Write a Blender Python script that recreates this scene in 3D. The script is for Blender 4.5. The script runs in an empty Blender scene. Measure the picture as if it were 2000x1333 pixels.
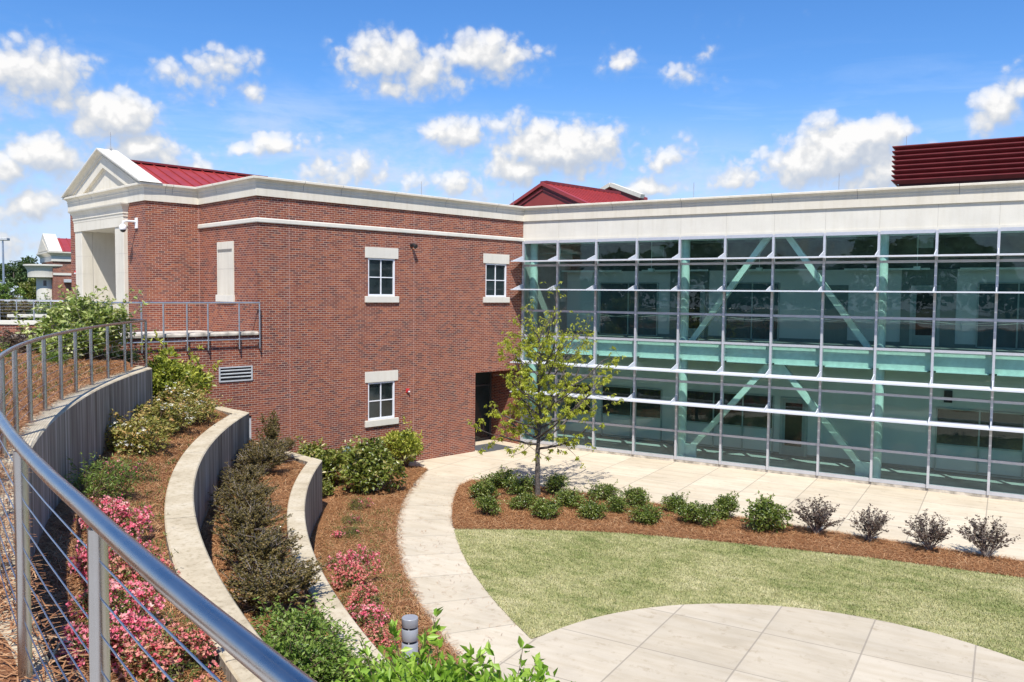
import bpy, bmesh, math, random
import numpy as np
from mathutils import Vector, Matrix
R = math.radians
S = bpy.context.scene
COL = S.collection

# ------------------------------------------------------------------ camera, sky, sun, exposure
CAM_POS = (16.819, -28.9461, 6.0408)
cam = bpy.data.cameras.new('camera')
cam.sensor_width = 36.0
cam.lens = 29.1766
cam.clip_start = 0.05
cam.clip_end = 3000
cam_o = bpy.data.objects.new('camera', cam)
COL.objects.link(cam_o)
cr, cu, cf = (0.858108, 0.513373, 0.009964), (-0.037105, 0.042644, 0.998401), (-0.512127, 0.857105, -0.055642)
cam_o.matrix_world = Matrix(((cr[0], cu[0], -cf[0], CAM_POS[0]), (cr[1], cu[1], -cf[1], CAM_POS[1]),
                             (cr[2], cu[2], -cf[2], CAM_POS[2]), (0, 0, 0, 1)))
S.camera = cam_o

S.render.engine = 'CYCLES'
S.view_settings.view_transform = 'Standard'
S.view_settings.look = 'None'
S.view_settings.gamma = 1.0
S.view_settings.use_curve_mapping = False
S.view_settings.exposure = 0.43
S.cycles.use_denoising = True
S.cycles.max_bounces = 10
S.cycles.transparent_max_bounces = 24
S.cycles.diffuse_bounces = 4
S.cycles.caustics_reflective = False
S.cycles.caustics_refractive = False
S.cycles.sample_clamp_indirect = 6.0

SUN_EL = R(55.8)
SUN_H = Vector((0.54, -0.84)).normalized()
toward = Vector((SUN_H.x * math.cos(SUN_EL), SUN_H.y * math.cos(SUN_EL), math.sin(SUN_EL)))
sl = bpy.data.lights.new('sun', 'SUN')
sl.energy = 4.85
sl.angle = R(0.5)
sl.color = (1.0, 0.945, 0.86)
so = bpy.data.objects.new('sun', sl)
so.rotation_euler = (-toward).to_track_quat('-Z', 'Y').to_euler()
so.location = (0, 0, 60)
COL.objects.link(so)


class NG:
    """small helper round a node tree"""
    def __init__(s, nt):
        s.nt = nt
    def n(s, t, **kw):
        nd = s.nt.nodes.new(t)
        for k, v in kw.items():
            setattr(nd, k, v)
        return nd
    def l(s, a, b):
        s.nt.links.new(a, b)
    def put(s, sock, v):
        if isinstance(v, bpy.types.NodeSocket):
            s.l(v, sock)
        else:
            sock.default_value = v
    def m(s, op, a, b=None, c=None, clamp=False):
        nd = s.n('ShaderNodeMath', operation=op, use_clamp=clamp)
        s.put(nd.inputs[0], a)
        if b is not None: s.put(nd.inputs[1], b)
        if c is not None: s.put(nd.inputs[2], c)
        return nd.outputs[0]
    def v(s, op, a, b=None):
        nd = s.n('ShaderNodeVectorMath', operation=op)
        s.put(nd.inputs[0], a)
        if b is not None: s.put(nd.inputs[1], b)
        return nd.outputs['Value'] if op in ('DOT_PRODUCT', 'LENGTH') else nd.outputs[0]
    def noise(s, vec, scale, detail=4.0, rough=0.55, dist=0.0):
        nd = s.n('ShaderNodeTexNoise')
        if vec is not None: s.l(vec, nd.inputs['Vector'])
        nd.inputs['Scale'].default_value = scale
        nd.inputs['Detail'].default_value = detail
        nd.inputs['Roughness'].default_value = rough
        nd.inputs['Distortion'].default_value = dist
        return nd.outputs[0]
    def ramp(s, fac, stops, interp='LINEAR'):
        nd = s.n('ShaderNodeValToRGB')
        nd.color_ramp.interpolation = interp
        el = nd.color_ramp.elements
        while len(el) < len(stops): el.new(0.5)
        for e, (p, c) in zip(el, stops):
            e.position = p
            e.color = (*c, 1) if len(c) == 3 else c
        s.put(nd.inputs[0], fac)
        return nd.outputs[0]
    def mix(s, fac, a, b, mode='MIX'):
        nd = s.n('ShaderNodeMix', data_type='RGBA', blend_type=mode)
        s.put(nd.inputs[0], fac)
        s.put(nd.inputs[6], a if isinstance(a, bpy.types.NodeSocket) else (*a, 1))
        s.put(nd.inputs[7], b if isinstance(b, bpy.types.NodeSocket) else (*b, 1))
        return nd.outputs[2]
    def scale(s, vec, sc):
        nd = s.n('ShaderNodeMapping')
        s.l(vec, nd.inputs[0])
        nd.inputs['Scale'].default_value = sc
        return nd.outputs[0]


# sky: Nishita air plus clouds set by direction (azimuth, elevation, half widths, density)
CLOUDS = [(-0.521, 0.216, 0.054, 0.039, 1), (-0.493, 0.204, 0.034, 0.03, 0.8), (-0.443, 0.179, 0.043, 0.031, 1.2), (-0.418, 0.154, 0.039, 0.021, 1.1),
 (-0.468, 0.179, 0.025, 0.021, 0.9), (-0.504, 0.136, 0.046, 0.028, 0.9), (-0.543, 0.12, 0.037, 0.031, 0.8), (-0.524, 0.088, 0.042, 0.026, 0.8),
 (-0.368, 0.231, 0.054, 0.022, 0.62), (-0.33, 0.247, 0.038, 0.018, 0.6), (-0.303, 0.225, 0.025, 0.014, 0.5), (-0.151, 0.262, 0.051, 0.032, 0.95),
 (-0.106, 0.25, 0.048, 0.025, 0.9), (-0.034, 0.272, 0.058, 0.025, 0.95), (-0.148, 0.238, 0.036, 0.017, 0.7), (0.128, 0.266, 0.025, 0.016, 0.55),
 (0.198, 0.25, 0.035, 0.018, 0.6), (0.224, 0.271, 0.013, 0.017, 0.5), (-0.066, 0.188, 0.033, 0.021, 0.95), (-0.012, 0.199, 0.04, 0.017, 0.7),
 (0.053, 0.168, 0.073, 0.032, 1.25), (0.004, 0.146, 0.04, 0.021, 1.1), (0.11, 0.181, 0.021, 0.017, 1), (0.373, 0.159, 0.057, 0.033, 1.25),
 (0.328, 0.147, 0.048, 0.025, 1.05), (0.401, 0.176, 0.031, 0.019, 1.2), (0.423, 0.137, 0.045, 0.024, 1.1), (0.267, 0.138, 0.05, 0.02, 0.65),
 (0.529, 0.192, 0.029, 0.025, 0.85), (0.541, 0.21, 0.018, 0.024, 0.8), (-0.273, 0.165, 0.027, 0.014, 0.9), (-0.318, 0.161, 0.014, 0.008, 0.7),
 (-0.218, 0.138, 0.077, 0.035, 0.62), (-0.075, 0.125, 0.061, 0.019, 0.78), (-0.39, 0.123, 0.064, 0.033, 0.62), (0.179, 0.163, 0.044, 0.022, 0.58),
 (0.168, 0.124, 0.047, 0.013, 0.8), (-0.538, 0.051, 0.042, 0.026, 0.7)]
w = bpy.data.worlds.new('World')
S.world = w
w.use_nodes = True
w.node_tree.nodes.clear()
g = NG(w.node_tree)


def cloud_group():
    nt = bpy.data.node_groups.new('cloud_density', 'ShaderNodeTree')
    nt.interface.new_socket('azimuth', in_out='INPUT', socket_type='NodeSocketFloat')
    nt.interface.new_socket('elevation', in_out='INPUT', socket_type='NodeSocketFloat')
    nt.interface.new_socket('density', in_out='OUTPUT', socket_type='NodeSocketFloat')
    q = NG(nt)
    gi = q.n('NodeGroupInput'); go = q.n('NodeGroupOutput')
    az, el = gi.outputs[0], gi.outputs[1]
    cv = q.n('ShaderNodeCombineXYZ')
    q.l(az, cv.inputs[0]); q.l(el, cv.inputs[1])
    acc = None
    for a, e, ra, re, wt in CLOUDS:
        x = q.m('MULTIPLY', q.m('SUBTRACT', az, a), 0.86 / ra)
        y = q.m('MULTIPLY', q.m('SUBTRACT', el, e), 0.86 / re)
        d = q.m('SQRT', q.m('ADD', q.m('MULTIPLY', x, x), q.m('MULTIPLY', y, y)))
        f = q.m('MULTIPLY', q.m('SUBTRACT', 1.42, d), wt)
        acc = f if acc is None else q.m('SMOOTH_MAX', acc, f, 0.25)
    # clouds of the rest of the sky, away from the camera's view
    far = q.m('GREATER_THAN', q.m('ABSOLUTE', az), 0.72)
    other = q.m('MULTIPLY', q.m('SUBTRACT', q.noise(cv.outputs[0], 3.1, 2.0), 0.56), q.m('MULTIPLY', far, 5.0))
    acc = q.m('MAXIMUM', acc, other)
    acc = q.m('MAXIMUM', acc, -0.6)
    big = q.noise(cv.outputs[0], 14.0, 7.0, 0.6, 0.2)
    # cauliflower heads: inverted cell distances at two sizes
    wv = q.n('ShaderNodeVectorMath', operation='ADD')
    wn_ = q.n('ShaderNodeTexNoise'); wn_.inputs['Scale'].default_value = 40.0; wn_.inputs['Detail'].default_value = 4.0
    q.l(cv.outputs[0], wn_.inputs['Vector'])
    wsc = q.n('ShaderNodeVectorMath', operation='SCALE'); q.l(wn_.outputs['Color'], wsc.inputs[0]); wsc.inputs['Scale'].default_value = 0.022
    q.l(cv.outputs[0], wv.inputs[0]); q.l(wsc.outputs[0], wv.inputs[1])
    puff = None
    for sc_, am in ((32.0, 0.6), (90.0, 0.36)):
        vo = q.n('ShaderNodeTexVoronoi', feature='F1'); q.l(wv.outputs[0], vo.inputs['Vector'])
        vo.inputs['Scale'].default_value = sc_
        t_ = q.m('MULTIPLY', q.m('SUBTRACT', 0.42, vo.outputs['Distance']), am)
        puff = t_ if puff is None else q.m('ADD', puff, t_)
    near = q.n('ShaderNodeMapRange', interpolation_type='SMOOTHSTEP'); q.l(acc, near.inputs['Value'])
    near.inputs['From Min'].default_value = -0.22; near.inputs['From Max'].default_value = 0.30
    vary = q.m('ADD', q.m('MULTIPLY', q.m('SUBTRACT', big, 0.5), 1.5), puff)
    d = q.m('ADD', acc, q.m('MULTIPLY', vary, near.outputs[0]))
    q.l(d, go.inputs[0])
    return nt


cg = cloud_group()
tc = g.n('ShaderNodeTexCoord')
dirv = g.v('NORMALIZE', tc.outputs['Generated'])
rx = g.v('DOT_PRODUCT', dirv, (0.85843517, 0.51292208, 0))
fx = g.v('DOT_PRODUCT', dirv, (-0.51292208, 0.85843517, 0))
zz = g.v('DOT_PRODUCT', dirv, (0, 0, 1))
az = g.m('ARCTAN2', rx, fx)
el = g.m('ARCSINE', zz)


def dens(da, de):
    nd = g.n('ShaderNodeGroup'); nd.node_tree = cg
    g.l(g.m('ADD', az, da), nd.inputs[0]); g.l(g.m('ADD', el, de), nd.inputs[1])
    return nd.outputs[0]


d0 = dens(0, 0)
d1 = dens(-0.005, 0.013)
mr = g.n('ShaderNodeMapRange', interpolation_type='SMOOTHSTEP')
g.l(d0, mr.inputs['Value']); mr.inputs['From Min'].default_value = 0.05
# sharp sunlit heads, soft undersides
mx_ = g.n('ShaderNodeClamp'); g.l(g.m('MULTIPLY_ADD', g.m('SUBTRACT', d0, d1), -0.9, 0.85), mx_.inputs[0]); mx_.inputs[1].default_value = 0.42; mx_.inputs[2].default_value = 1.25
g.l(mx_.outputs[0], mr.inputs['From Max'])
thk = g.n('ShaderNodeMapRange', interpolation_type='SMOOTHSTEP'); g.l(d0, thk.inputs['Value'])
thk.inputs['From Min'].default_value = 0.1; thk.inputs['From Max'].default_value = 1.0; thk.inputs['To Min'].default_value = 0.45; thk.inputs['To Max'].default_value = 1.0
cover = g.m('MULTIPLY', mr.outputs[0], thk.outputs[0])
lit = g.m('MULTIPLY_ADD', g.m('SUBTRACT', d0, d1), 0.9, 0.40, clamp=True)
thick = g.m('MULTIPLY', d0, 0.16)
lit = g.m('ADD', lit, thick, clamp=True)
cloudcol = g.ramp(lit, [(0.0, (0.60, 0.67, 0.80)), (0.5, (0.78, 0.83, 0.91)), (0.78, (1.0, 1.0, 1.0)), (1.0, (1.22, 1.2, 1.17))])
# thin high cirrus
cvec = g.n('ShaderNodeCombineXYZ')
g.l(g.m('ADD', g.m('MULTIPLY', az, 2.2), g.m('MULTIPLY', el, 2.0)), cvec.inputs[0]); g.l(g.m('MULTIPLY', el, 15.0), cvec.inputs[1])
ci = g.noise(cvec.outputs[0], 2.2, 6.0, 0.6, 0.6)
cim = g.n('ShaderNodeMapRange'); g.l(ci, cim.inputs['Value'])
cim.inputs['From Min'].default_value = 0.5; cim.inputs['From Max'].default_value = 0.78; cim.inputs['To Max'].default_value = 0.22
band = g.n('ShaderNodeMapRange', interpolation_type='SMOOTHSTEP'); g.l(el, band.inputs['Value'])
band.inputs['From Min'].default_value = 0.30; band.inputs['From Max'].default_value = 0.19
cirrus = g.m('MULTIPLY', cim.outputs[0], band.outputs[0])
sky = g.n('ShaderNodeTexSky', sky_type='NISHITA')
sky.sun_disc = False
sky.sun_elevation = SUN_EL
sky.sun_rotation = math.atan2(SUN_H.x, SUN_H.y)
sky.air_density = 1.0; sky.dust_density = 0.2; sky.ozone_density = 4.0; sky.altitude = 60
hs = g.n('ShaderNodeHueSaturation'); hs.inputs['Saturation'].default_value = 1.22; hs.inputs['Value'].default_value = 1.0
g.l(sky.outputs[0], hs.inputs['Color'])
SKY = 0.108
skys = g.v('MULTIPLY', hs.outputs[0], (SKY * 0.97, SKY * 1.05, SKY * 1.22))
hz = g.n('ShaderNodeMapRange', interpolation_type='SMOOTHSTEP'); g.l(el, hz.inputs['Value'])
hz.inputs['From Min'].default_value = 0.26; hz.inputs['From Max'].default_value = 0.03; hz.inputs['To Max'].default_value = 0.62
CL_B = 0.62
cl = g.v('MULTIPLY', cloudcol, (CL_B, CL_B, CL_B))
s1 = g.mix(hz.outputs[0], skys, (0.40, 0.52, 0.80))
s2 = g.mix(cirrus, s1, (0.62, 0.72, 0.88))
# pale veil of distant cloud low in the sky
vv = g.n('ShaderNodeCombineXYZ'); g.l(g.m('MULTIPLY', az, 1.0), vv.inputs[0]); g.l(g.m('MULTIPLY', el, 2.6), vv.inputs[1])
vn = g.noise(vv.outputs[0], 6.5, 6.0, 0.62, 0.3)
vm = g.n('ShaderNodeMapRange', interpolation_type='SMOOTHSTEP'); g.l(vn, vm.inputs['Value'])
vm.inputs['From Min'].default_value = 0.44; vm.inputs['From Max'].default_value = 0.66
vb = g.n('ShaderNodeMapRange', interpolation_type='SMOOTHSTEP'); g.l(g.m('ADD', el, g.m('MULTIPLY', az, 0.10)), vb.inputs['Value'])
vb.inputs['From Min'].default_value = 0.235; vb.inputs['From Max'].default_value = 0.11
s2 = g.mix(g.m('MULTIPLY', g.m('MULTIPLY', vm.outputs[0], vb.outputs[0]), 0.72), s2, (0.52, 0.58, 0.69))
s3 = g.mix(g.m('MULTIPLY', cover, 0.96), s2, cl)
bg = g.n('ShaderNodeBackground'); g.l(s3, bg.inputs[0]); bg.inputs[1].default_value = 1.0
out = g.n('ShaderNodeOutputWorld'); g.l(bg.outputs[0], out.inputs[0])
w.cycles.sampling_method = 'MANUAL'; w.cycles.sample_map_resolution = 512

# ------------------------------------------------------------------ materials


def new_mat(name):
    m = bpy.data.materials.new(name)
    m.use_nodes = True
    q = NG(m.node_tree)
    b = m.node_tree.nodes['Principled BSDF']
    return m, q, b


def bump(q, b, h, strength=0.3, dist=0.01):
    nd = q.n('ShaderNodeBump'); nd.inputs['Strength'].default_value = strength; nd.inputs['Distance'].default_value = dist
    q.l(h, nd.inputs['Height']); q.l(nd.outputs[0], b.inputs['Normal'])


def plain(name, col, rough=0.5, metal=0.0, var=0.06, scale=6.0, spec=0.5, coat=0.0):
    m, q, b = new_mat(name)
    pos = q.n('ShaderNodeNewGeometry').outputs['Position']
    n = q.noise(pos, scale, 5.0)
    lo = tuple(c * (1 - var * 1.6) for c in col); hi = tuple(min(1, c * (1 + var * 1.6)) for c in col)
    q.l(q.ramp(n, [(0.3, lo), (0.7, hi)]), b.inputs['Base Color'])
    b.inputs['Roughness'].default_value = rough
    b.inputs['Metallic'].default_value = metal
    b.inputs['Specular IOR Level'].default_value = spec
    b.inputs['Coat Weight'].default_value = coat
    return m


def brick_material():
    m, q, b = new_mat('red_brick')
    uv = q.n('ShaderNodeUVMap').outputs[0]
    br = q.n('ShaderNodeTexBrick')
    q.l(uv, br.inputs['Vector'])
    br.inputs['Color1'].default_value = (0, 0, 0, 1); br.inputs['Color2'].default_value = (1, 1, 1, 1)
    br.inputs['Mortar'].default_value = (0.5, 0.5, 0.5, 1)
    br.inputs['Scale'].default_value = 1.0
    br.inputs['Mortar Size'].default_value = 0.0058
    br.inputs['Mortar Smooth'].default_value = 0.15
    br.inputs['Bias'].default_value = 0.0
    br.inputs['Brick Width'].default_value = 0.2032
    br.inputs['Row Height'].default_value = 0.0677
    br.offset = 0.5
    pos = q.n('ShaderNodeNewGeometry').outputs['Position']
    big = q.noise(pos, 0.55, 3.0)
    tone = q.m('ADD', br.outputs[0], q.m('MULTIPLY', q.m('SUBTRACT', big, 0.5), 0.7))
    bc = q.ramp(tone, [(0.0, (0.118, 0.042, 0.037)), (0.12, (0.155, 0.047, 0.036)), (0.30, (0.200, 0.055, 0.036)), (0.65, (0.245, 0.066, 0.037)), (1.0, (0.305, 0.095, 0.047))])
    fine = q.noise(pos, 60.0, 3.0)
    bc = q.mix(0.35, bc, q.ramp(fine, [(0.3, (0.55, 0.55, 0.55)), (0.7, (1.3, 1.3, 1.3))]), 'MULTIPLY')
    mort = q.ramp(q.noise(pos, 3.0, 4.0), [(0.3, (0.38, 0.28, 0.215)), (0.7, (0.50, 0.40, 0.325))])
    # rain streaks and slow drift of tone over the wall
    wet = q.noise(q.scale(pos, (2.2, 2.2, 0.22)), 1.0, 4.0, 0.6)
    bc = q.mix(0.6, bc, q.ramp(wet, [(0.33, (0.74, 0.70, 0.70)), (0.55, (1.0, 1.0, 1.0)), (0.75, (1.12, 1.10, 1.08))]), 'MULTIPLY')
    q.l(q.mix(br.outputs['Fac'], bc, mort), b.inputs['Base Color'])
    b.inputs['Roughness'].default_value = 0.85
    b.inputs['Specular IOR Level'].default_value = 0.25
    bump(q, b, q.m('SUBTRACT', 1.0, br.outputs['Fac']), 0.5, 0.006)
    return m


def stone_material(name='cast_stone', base=(0.64, 0.60, 0.51), wear=0.5):
    m, q, b = new_mat(name)
    pos = q.n('ShaderNodeNewGeometry').outputs['Position']
    n1 = q.noise(pos, 1.1, 5.0)
    n2 = q.noise(pos, 28.0, 3.0)
    streak = q.noise(q.scale(pos, (5.0, 5.0, 0.5)), 1.3, 4.0)
    c = q.ramp(n1, [(0.3, tuple(x * 0.93 for x in base)), (0.7, tuple(x * 1.04 for x in base))])
    c = q.mix(wear, c, q.ramp(streak, [(0.32, (0.86, 0.84, 0.79)), (0.55, (1, 1, 1))]), 'MULTIPLY')
    c = q.mix(0.4, c, q.ramp(n2, [(0.3, (0.93, 0.93, 0.93)), (0.7, (1.04, 1.04, 1.04))]), 'MULTIPLY')
    q.l(c, b.inputs['Base Color'])
    b.inputs['Roughness'].default_value = 0.8
    b.inputs['Specular IOR Level'].default_value = 0.25
    bump(q, b, n2, 0.12, 0.004)
    return m


def wall_concrete():
    m, q, b = new_mat('stained_concrete')
    geo = q.n('ShaderNodeNewGeometry')
    pos = geo.outputs['Position']
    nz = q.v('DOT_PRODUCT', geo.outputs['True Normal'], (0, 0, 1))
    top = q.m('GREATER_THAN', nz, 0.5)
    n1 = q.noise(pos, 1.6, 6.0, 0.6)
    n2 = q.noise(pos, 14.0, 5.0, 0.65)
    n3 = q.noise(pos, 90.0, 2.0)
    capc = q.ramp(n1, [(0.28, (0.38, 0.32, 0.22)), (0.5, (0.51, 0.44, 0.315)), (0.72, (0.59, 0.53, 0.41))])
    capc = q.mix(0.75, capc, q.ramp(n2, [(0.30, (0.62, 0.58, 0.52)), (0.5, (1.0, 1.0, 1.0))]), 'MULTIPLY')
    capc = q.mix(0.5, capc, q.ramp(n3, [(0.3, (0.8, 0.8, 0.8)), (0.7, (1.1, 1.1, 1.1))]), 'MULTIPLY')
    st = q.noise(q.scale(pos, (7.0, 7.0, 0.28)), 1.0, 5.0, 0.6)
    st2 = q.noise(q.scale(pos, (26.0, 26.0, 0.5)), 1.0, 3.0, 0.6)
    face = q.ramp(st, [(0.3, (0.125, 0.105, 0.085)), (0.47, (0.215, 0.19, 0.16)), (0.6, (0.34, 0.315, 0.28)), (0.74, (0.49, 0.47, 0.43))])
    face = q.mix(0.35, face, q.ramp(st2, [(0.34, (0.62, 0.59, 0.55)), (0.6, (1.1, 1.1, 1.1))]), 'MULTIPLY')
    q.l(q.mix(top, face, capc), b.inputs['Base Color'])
    b.inputs['Roughness'].default_value = 0.88
    b.inputs['Specular IOR Level'].default_value = 0.25
    bump(q, b, n2, 0.2, 0.006)
    return m


def paving_material(name, base, kind):
    """broom-finished concrete with tooled joints; kind is (x0, dx, ys) for a square grid or ('polar', degrees)"""
    m, q, b = new_mat(name)
    pos = q.n('ShaderNodeNewGeometry').outputs['Position']
    sep = q.n('ShaderNodeSeparateXYZ'); q.l(pos, sep.inputs[0])
    x, y = sep.outputs[0], sep.outputs[1]
    wob = q.m('MULTIPLY', q.m('SUBTRACT', q.noise(pos, 1.4, 3.0), 0.5), 0.006)
    def line(coord, period, half):
        f = q.m('ABSOLUTE', q.m('SUBTRACT', q.m('FRACT', q.m('ADD', q.m('DIVIDE', coord, period), 0.5)), 0.5))
        return q.m('LESS_THAN', q.m('MULTIPLY', f, period), q.m('ADD', wob, half))
    if kind[0] == 'polar':
        a = q.m('ARCTAN2', q.m('SUBTRACT', y, 4.35), q.m('SUBTRACT', x, 25.1))
        lines = line(q.m('MULTIPLY', q.m('ADD', a, R(127.79)), 26.6), R(3.22) * 26.6, 0.011)
        cell = q.m('FLOOR', q.m('DIVIDE', q.m('ADD', a, R(127.79)), R(3.22)))
        cellv = q.n('ShaderNodeCombineXYZ'); q.l(cell, cellv.inputs[0])
    else:
        x0, dx, y0, dy = kind
        lx = line(q.m('SUBTRACT', x, x0), dx, 0.014); ly = line(q.m('SUBTRACT', y, y0), dy, 0.012)
        lines = q.m('MAXIMUM', lx, ly)
        cellv = q.n('ShaderNodeCombineXYZ')
        q.l(q.m('FLOOR', q.m('DIVIDE', q.m('SUBTRACT', x, x0), dx)), cellv.inputs[0])
        q.l(q.m('FLOOR', q.m('DIVIDE', q.m('SUBTRACT', y, y0), dy)), cellv.inputs[1])
    wn = q.n('ShaderNodeTexWhiteNoise', noise_dimensions='2D'); q.l(cellv.outputs[0], wn.inputs['Vector'])
    n1 = q.noise(pos, 0.9, 6.0, 0.6)
    n2 = q.noise(q.scale(pos, (0.5, 3.2, 1)), 1.3, 5.0, 0.6)
    n3 = q.noise(pos, 70.0, 2.0)
    spots = q.noise(pos, 3.7, 5.0, 0.7)
    c = q.ramp(n1, [(0.28, tuple(v * 0.88 for v in base)), (0.55, base), (0.8, tuple(min(1, v * 1.06) for v in base))])
    c = q.mix(0.55, c, q.ramp(n2, [(0.32, (0.84, 0.80, 0.73)), (0.58, (1.02, 1.02, 1.02))]), 'MULTIPLY')
    c = q.mix(1.0, c, q.ramp(wn.outputs[0], [(0, (0.91, 0.90, 0.88)), (1, (1.04, 1.04, 1.04))]), 'MULTIPLY')
    c = q.mix(0.75, c, q.ramp(spots, [(0.28, (0.70, 0.65, 0.58)), (0.43, (1, 1, 1))]), 'MULTIPLY')
    c = q.mix(0.35, c, q.ramp(n3, [(0.3, (0.88, 0.88, 0.88)), (0.7, (1.07, 1.07, 1.07))]), 'MULTIPLY')
    c = q.mix(q.m('MULTIPLY', lines, 0.72), c, (0.25, 0.22, 0.18))
    q.l(c, b.inputs['Base Color'])
    b.inputs['Roughness'].default_value = 0.9
    b.inputs['Specular IOR Level'].default_value = 0.2
    bump(q, b, q.m('SUBTRACT', n3, q.m('MULTIPLY', lines, 2.0)), 0.15, 0.004)
    return m


def mulch_material(name='pine_straw_mulch', dark=1.0):
    m, q, b = new_mat(name)
    pos = q.n('ShaderNodeNewGeometry').outputs['Position']
    warp = q.noise(pos, 2.5, 2.0)
    v1 = q.n('ShaderNodeTexVoronoi', feature='DISTANCE_TO_EDGE'); q.l(q.scale(pos, (38, 9, 9)), v1.inputs['Vector']); v1.inputs['Scale'].default_value = 1.0
    v2 = q.n('ShaderNodeTexVoronoi', feature='DISTANCE_TO_EDGE'); q.l(q.scale(pos, (9, 36, 9)), v2.inputs['Vector']); v2.inputs['Scale'].default_value = 1.0
    n1 = q.noise(pos, 24.0, 6.0, 0.7, 1.2)
    n2 = q.noise(pos, 1.1, 4.0, 0.6)
    h = q.m('ADD', q.m('MULTIPLY', q.m('MINIMUM', v1.outputs[0], v2.outputs[0]), 1.2), n1)
    c = q.ramp(h, [(0.34, (0.06 * dark, 0.023 * dark, 0.011 * dark)), (0.5, (0.22 * dark, 0.092 * dark, 0.040 * dark)), (0.68, (0.38 * dark, 0.185 * dark, 0.088 * dark)), (0.88, (0.54 * dark, 0.32 * dark, 0.175 * dark))])
    c = q.mix(0.6, c, q.ramp(n2, [(0.3, (0.78, 0.80, 0.80)), (0.7, (1.15, 1.08, 1.02))]), 'MULTIPLY')
    q.l(c, b.inputs['Base Color'])
    b.inputs['Roughness'].default_value = 0.85
    b.inputs['Specular IOR Level'].default_value = 0.2
    bump(q, b, h, 0.9, 0.03)
    return m


def lawn_material():
    m, q, b = new_mat('dormant_lawn')
    pos = q.n('ShaderNodeNewGeometry').outputs['Position']
    q.l(lawn_colour(q, pos), b.inputs['Base Color'])
    b.inputs['Roughness'].default_value = 0.9
    b.inputs['Specular IOR Level'].default_value = 0.15
    bump(q, b, q.noise(pos, 45.0, 4.0, 0.7), 0.6, 0.02)
    return m


def lawn_colour(q, pos):
    n0 = q.noise(pos, 0.55, 3.0, 0.55)
    n1 = q.noise(q.scale(pos, (1.0, 2.0, 1.0)), 1.9, 6.0, 0.68)
    n2 = q.noise(pos, 21.0, 5.0, 0.7)
    f = q.m('ADD', q.m('ADD', q.m('MULTIPLY', n0, 0.35), q.m('MULTIPLY', n1, 0.45)), q.m('MULTIPLY', n2, 0.35))
    return q.ramp(f, [(0.40, (0.12, 0.17, 0.045)), (0.49, (0.22, 0.25, 0.09)), (0.58, (0.355, 0.35, 0.165)), (0.71, (0.51, 0.475, 0.28))])


def leaf_material(name, stops, rough=0.45, trans=0.3, spec=0.45):
    m, q, b = new_mat(name)
    at = q.n('ShaderNodeAttribute'); at.attribute_name = 'tone'
    c = q.ramp(at.outputs['Fac'], stops)
    q.l(c, b.inputs['Base Color'])
    b.inputs['Roughness'].default_value = rough
    b.inputs['Specular IOR Level'].default_value = spec
    tr = q.n('ShaderNodeBsdfTranslucent')
    q.l(q.mix(1.0, c, (1.25, 1.25, 0.75), 'MULTIPLY'), tr.inputs[0])
    mx = q.n('ShaderNodeMixShader'); mx.inputs[0].default_value = trans
    q.l(b.outputs[0], mx.inputs[1]); q.l(tr.outputs[0], mx.inputs[2])
    q.l(mx.outputs[0], m.node_tree.nodes['Material Output'].inputs[0])
    return m


def tint_glass(name, tint, refl=1.0, rough=0.0):
    m, q, b = new_mat(name)
    m.node_tree.nodes.remove(b)
    t = q.n('ShaderNodeBsdfTransparent'); t.inputs[0].default_value = (*tint, 1)
    gl = q.n('ShaderNodeBsdfGlossy'); gl.inputs['Color'].default_value = (0.9, 0.97, 0.95, 1); gl.inputs['Roughness'].default_value = rough
    geo = q.n('ShaderNodeNewGeometry')
    pos = geo.outputs['Position']
    cosi = q.m('ABSOLUTE', q.v('DOT_PRODUCT', geo.outputs['True Normal'], geo.outputs['Incoming']))
    schlick = q.m('MULTIPLY_ADD', q.m('POWER', q.m('SUBTRACT', 1.0, cosi), 5.0), 0.94, 0.055)   # same from either side of the pane
    nb_ = q.n('ShaderNodeBump'); nb_.inputs['Strength'].default_value = 0.035; nb_.inputs['Distance'].default_value = 0.05
    q.l(q.noise(pos, 1.3, 2.0), nb_.inputs['Height']); q.l(nb_.outputs[0], gl.inputs['Normal'])
    mx = q.n('ShaderNodeMixShader'); q.l(q.m('MULTIPLY', schlick, refl, clamp=True), mx.inputs[0])
    q.l(t.outputs[0], mx.inputs[1]); q.l(gl.outputs[0], mx.inputs[2])
    q.l(mx.outputs[0], m.node_tree.nodes['Material Output'].inputs[0])
    return m


def metal_material(name, col, rough, var=0.12):
    m, q, b = new_mat(name)
    pos = q.n('ShaderNodeNewGeometry').outputs['Position']
    n = q.noise(q.scale(pos, (1, 1, 1)), 9.0, 5.0, 0.6)
    n2 = q.noise(pos, 160.0, 2.0)
    q.l(q.ramp(n, [(0.3, tuple(c * (1 - var) for c in col)), (0.7, col)]), b.inputs['Base Color'])
    b.inputs['Metallic'].default_value = 1.0
    q.l(q.m('ADD', q.m('MULTIPLY', q.m('SUBTRACT', n, 0.5), 0.25), rough), b.inputs['Roughness'])
    bump(q, b, n2, 0.05, 0.002)
    return m


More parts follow.
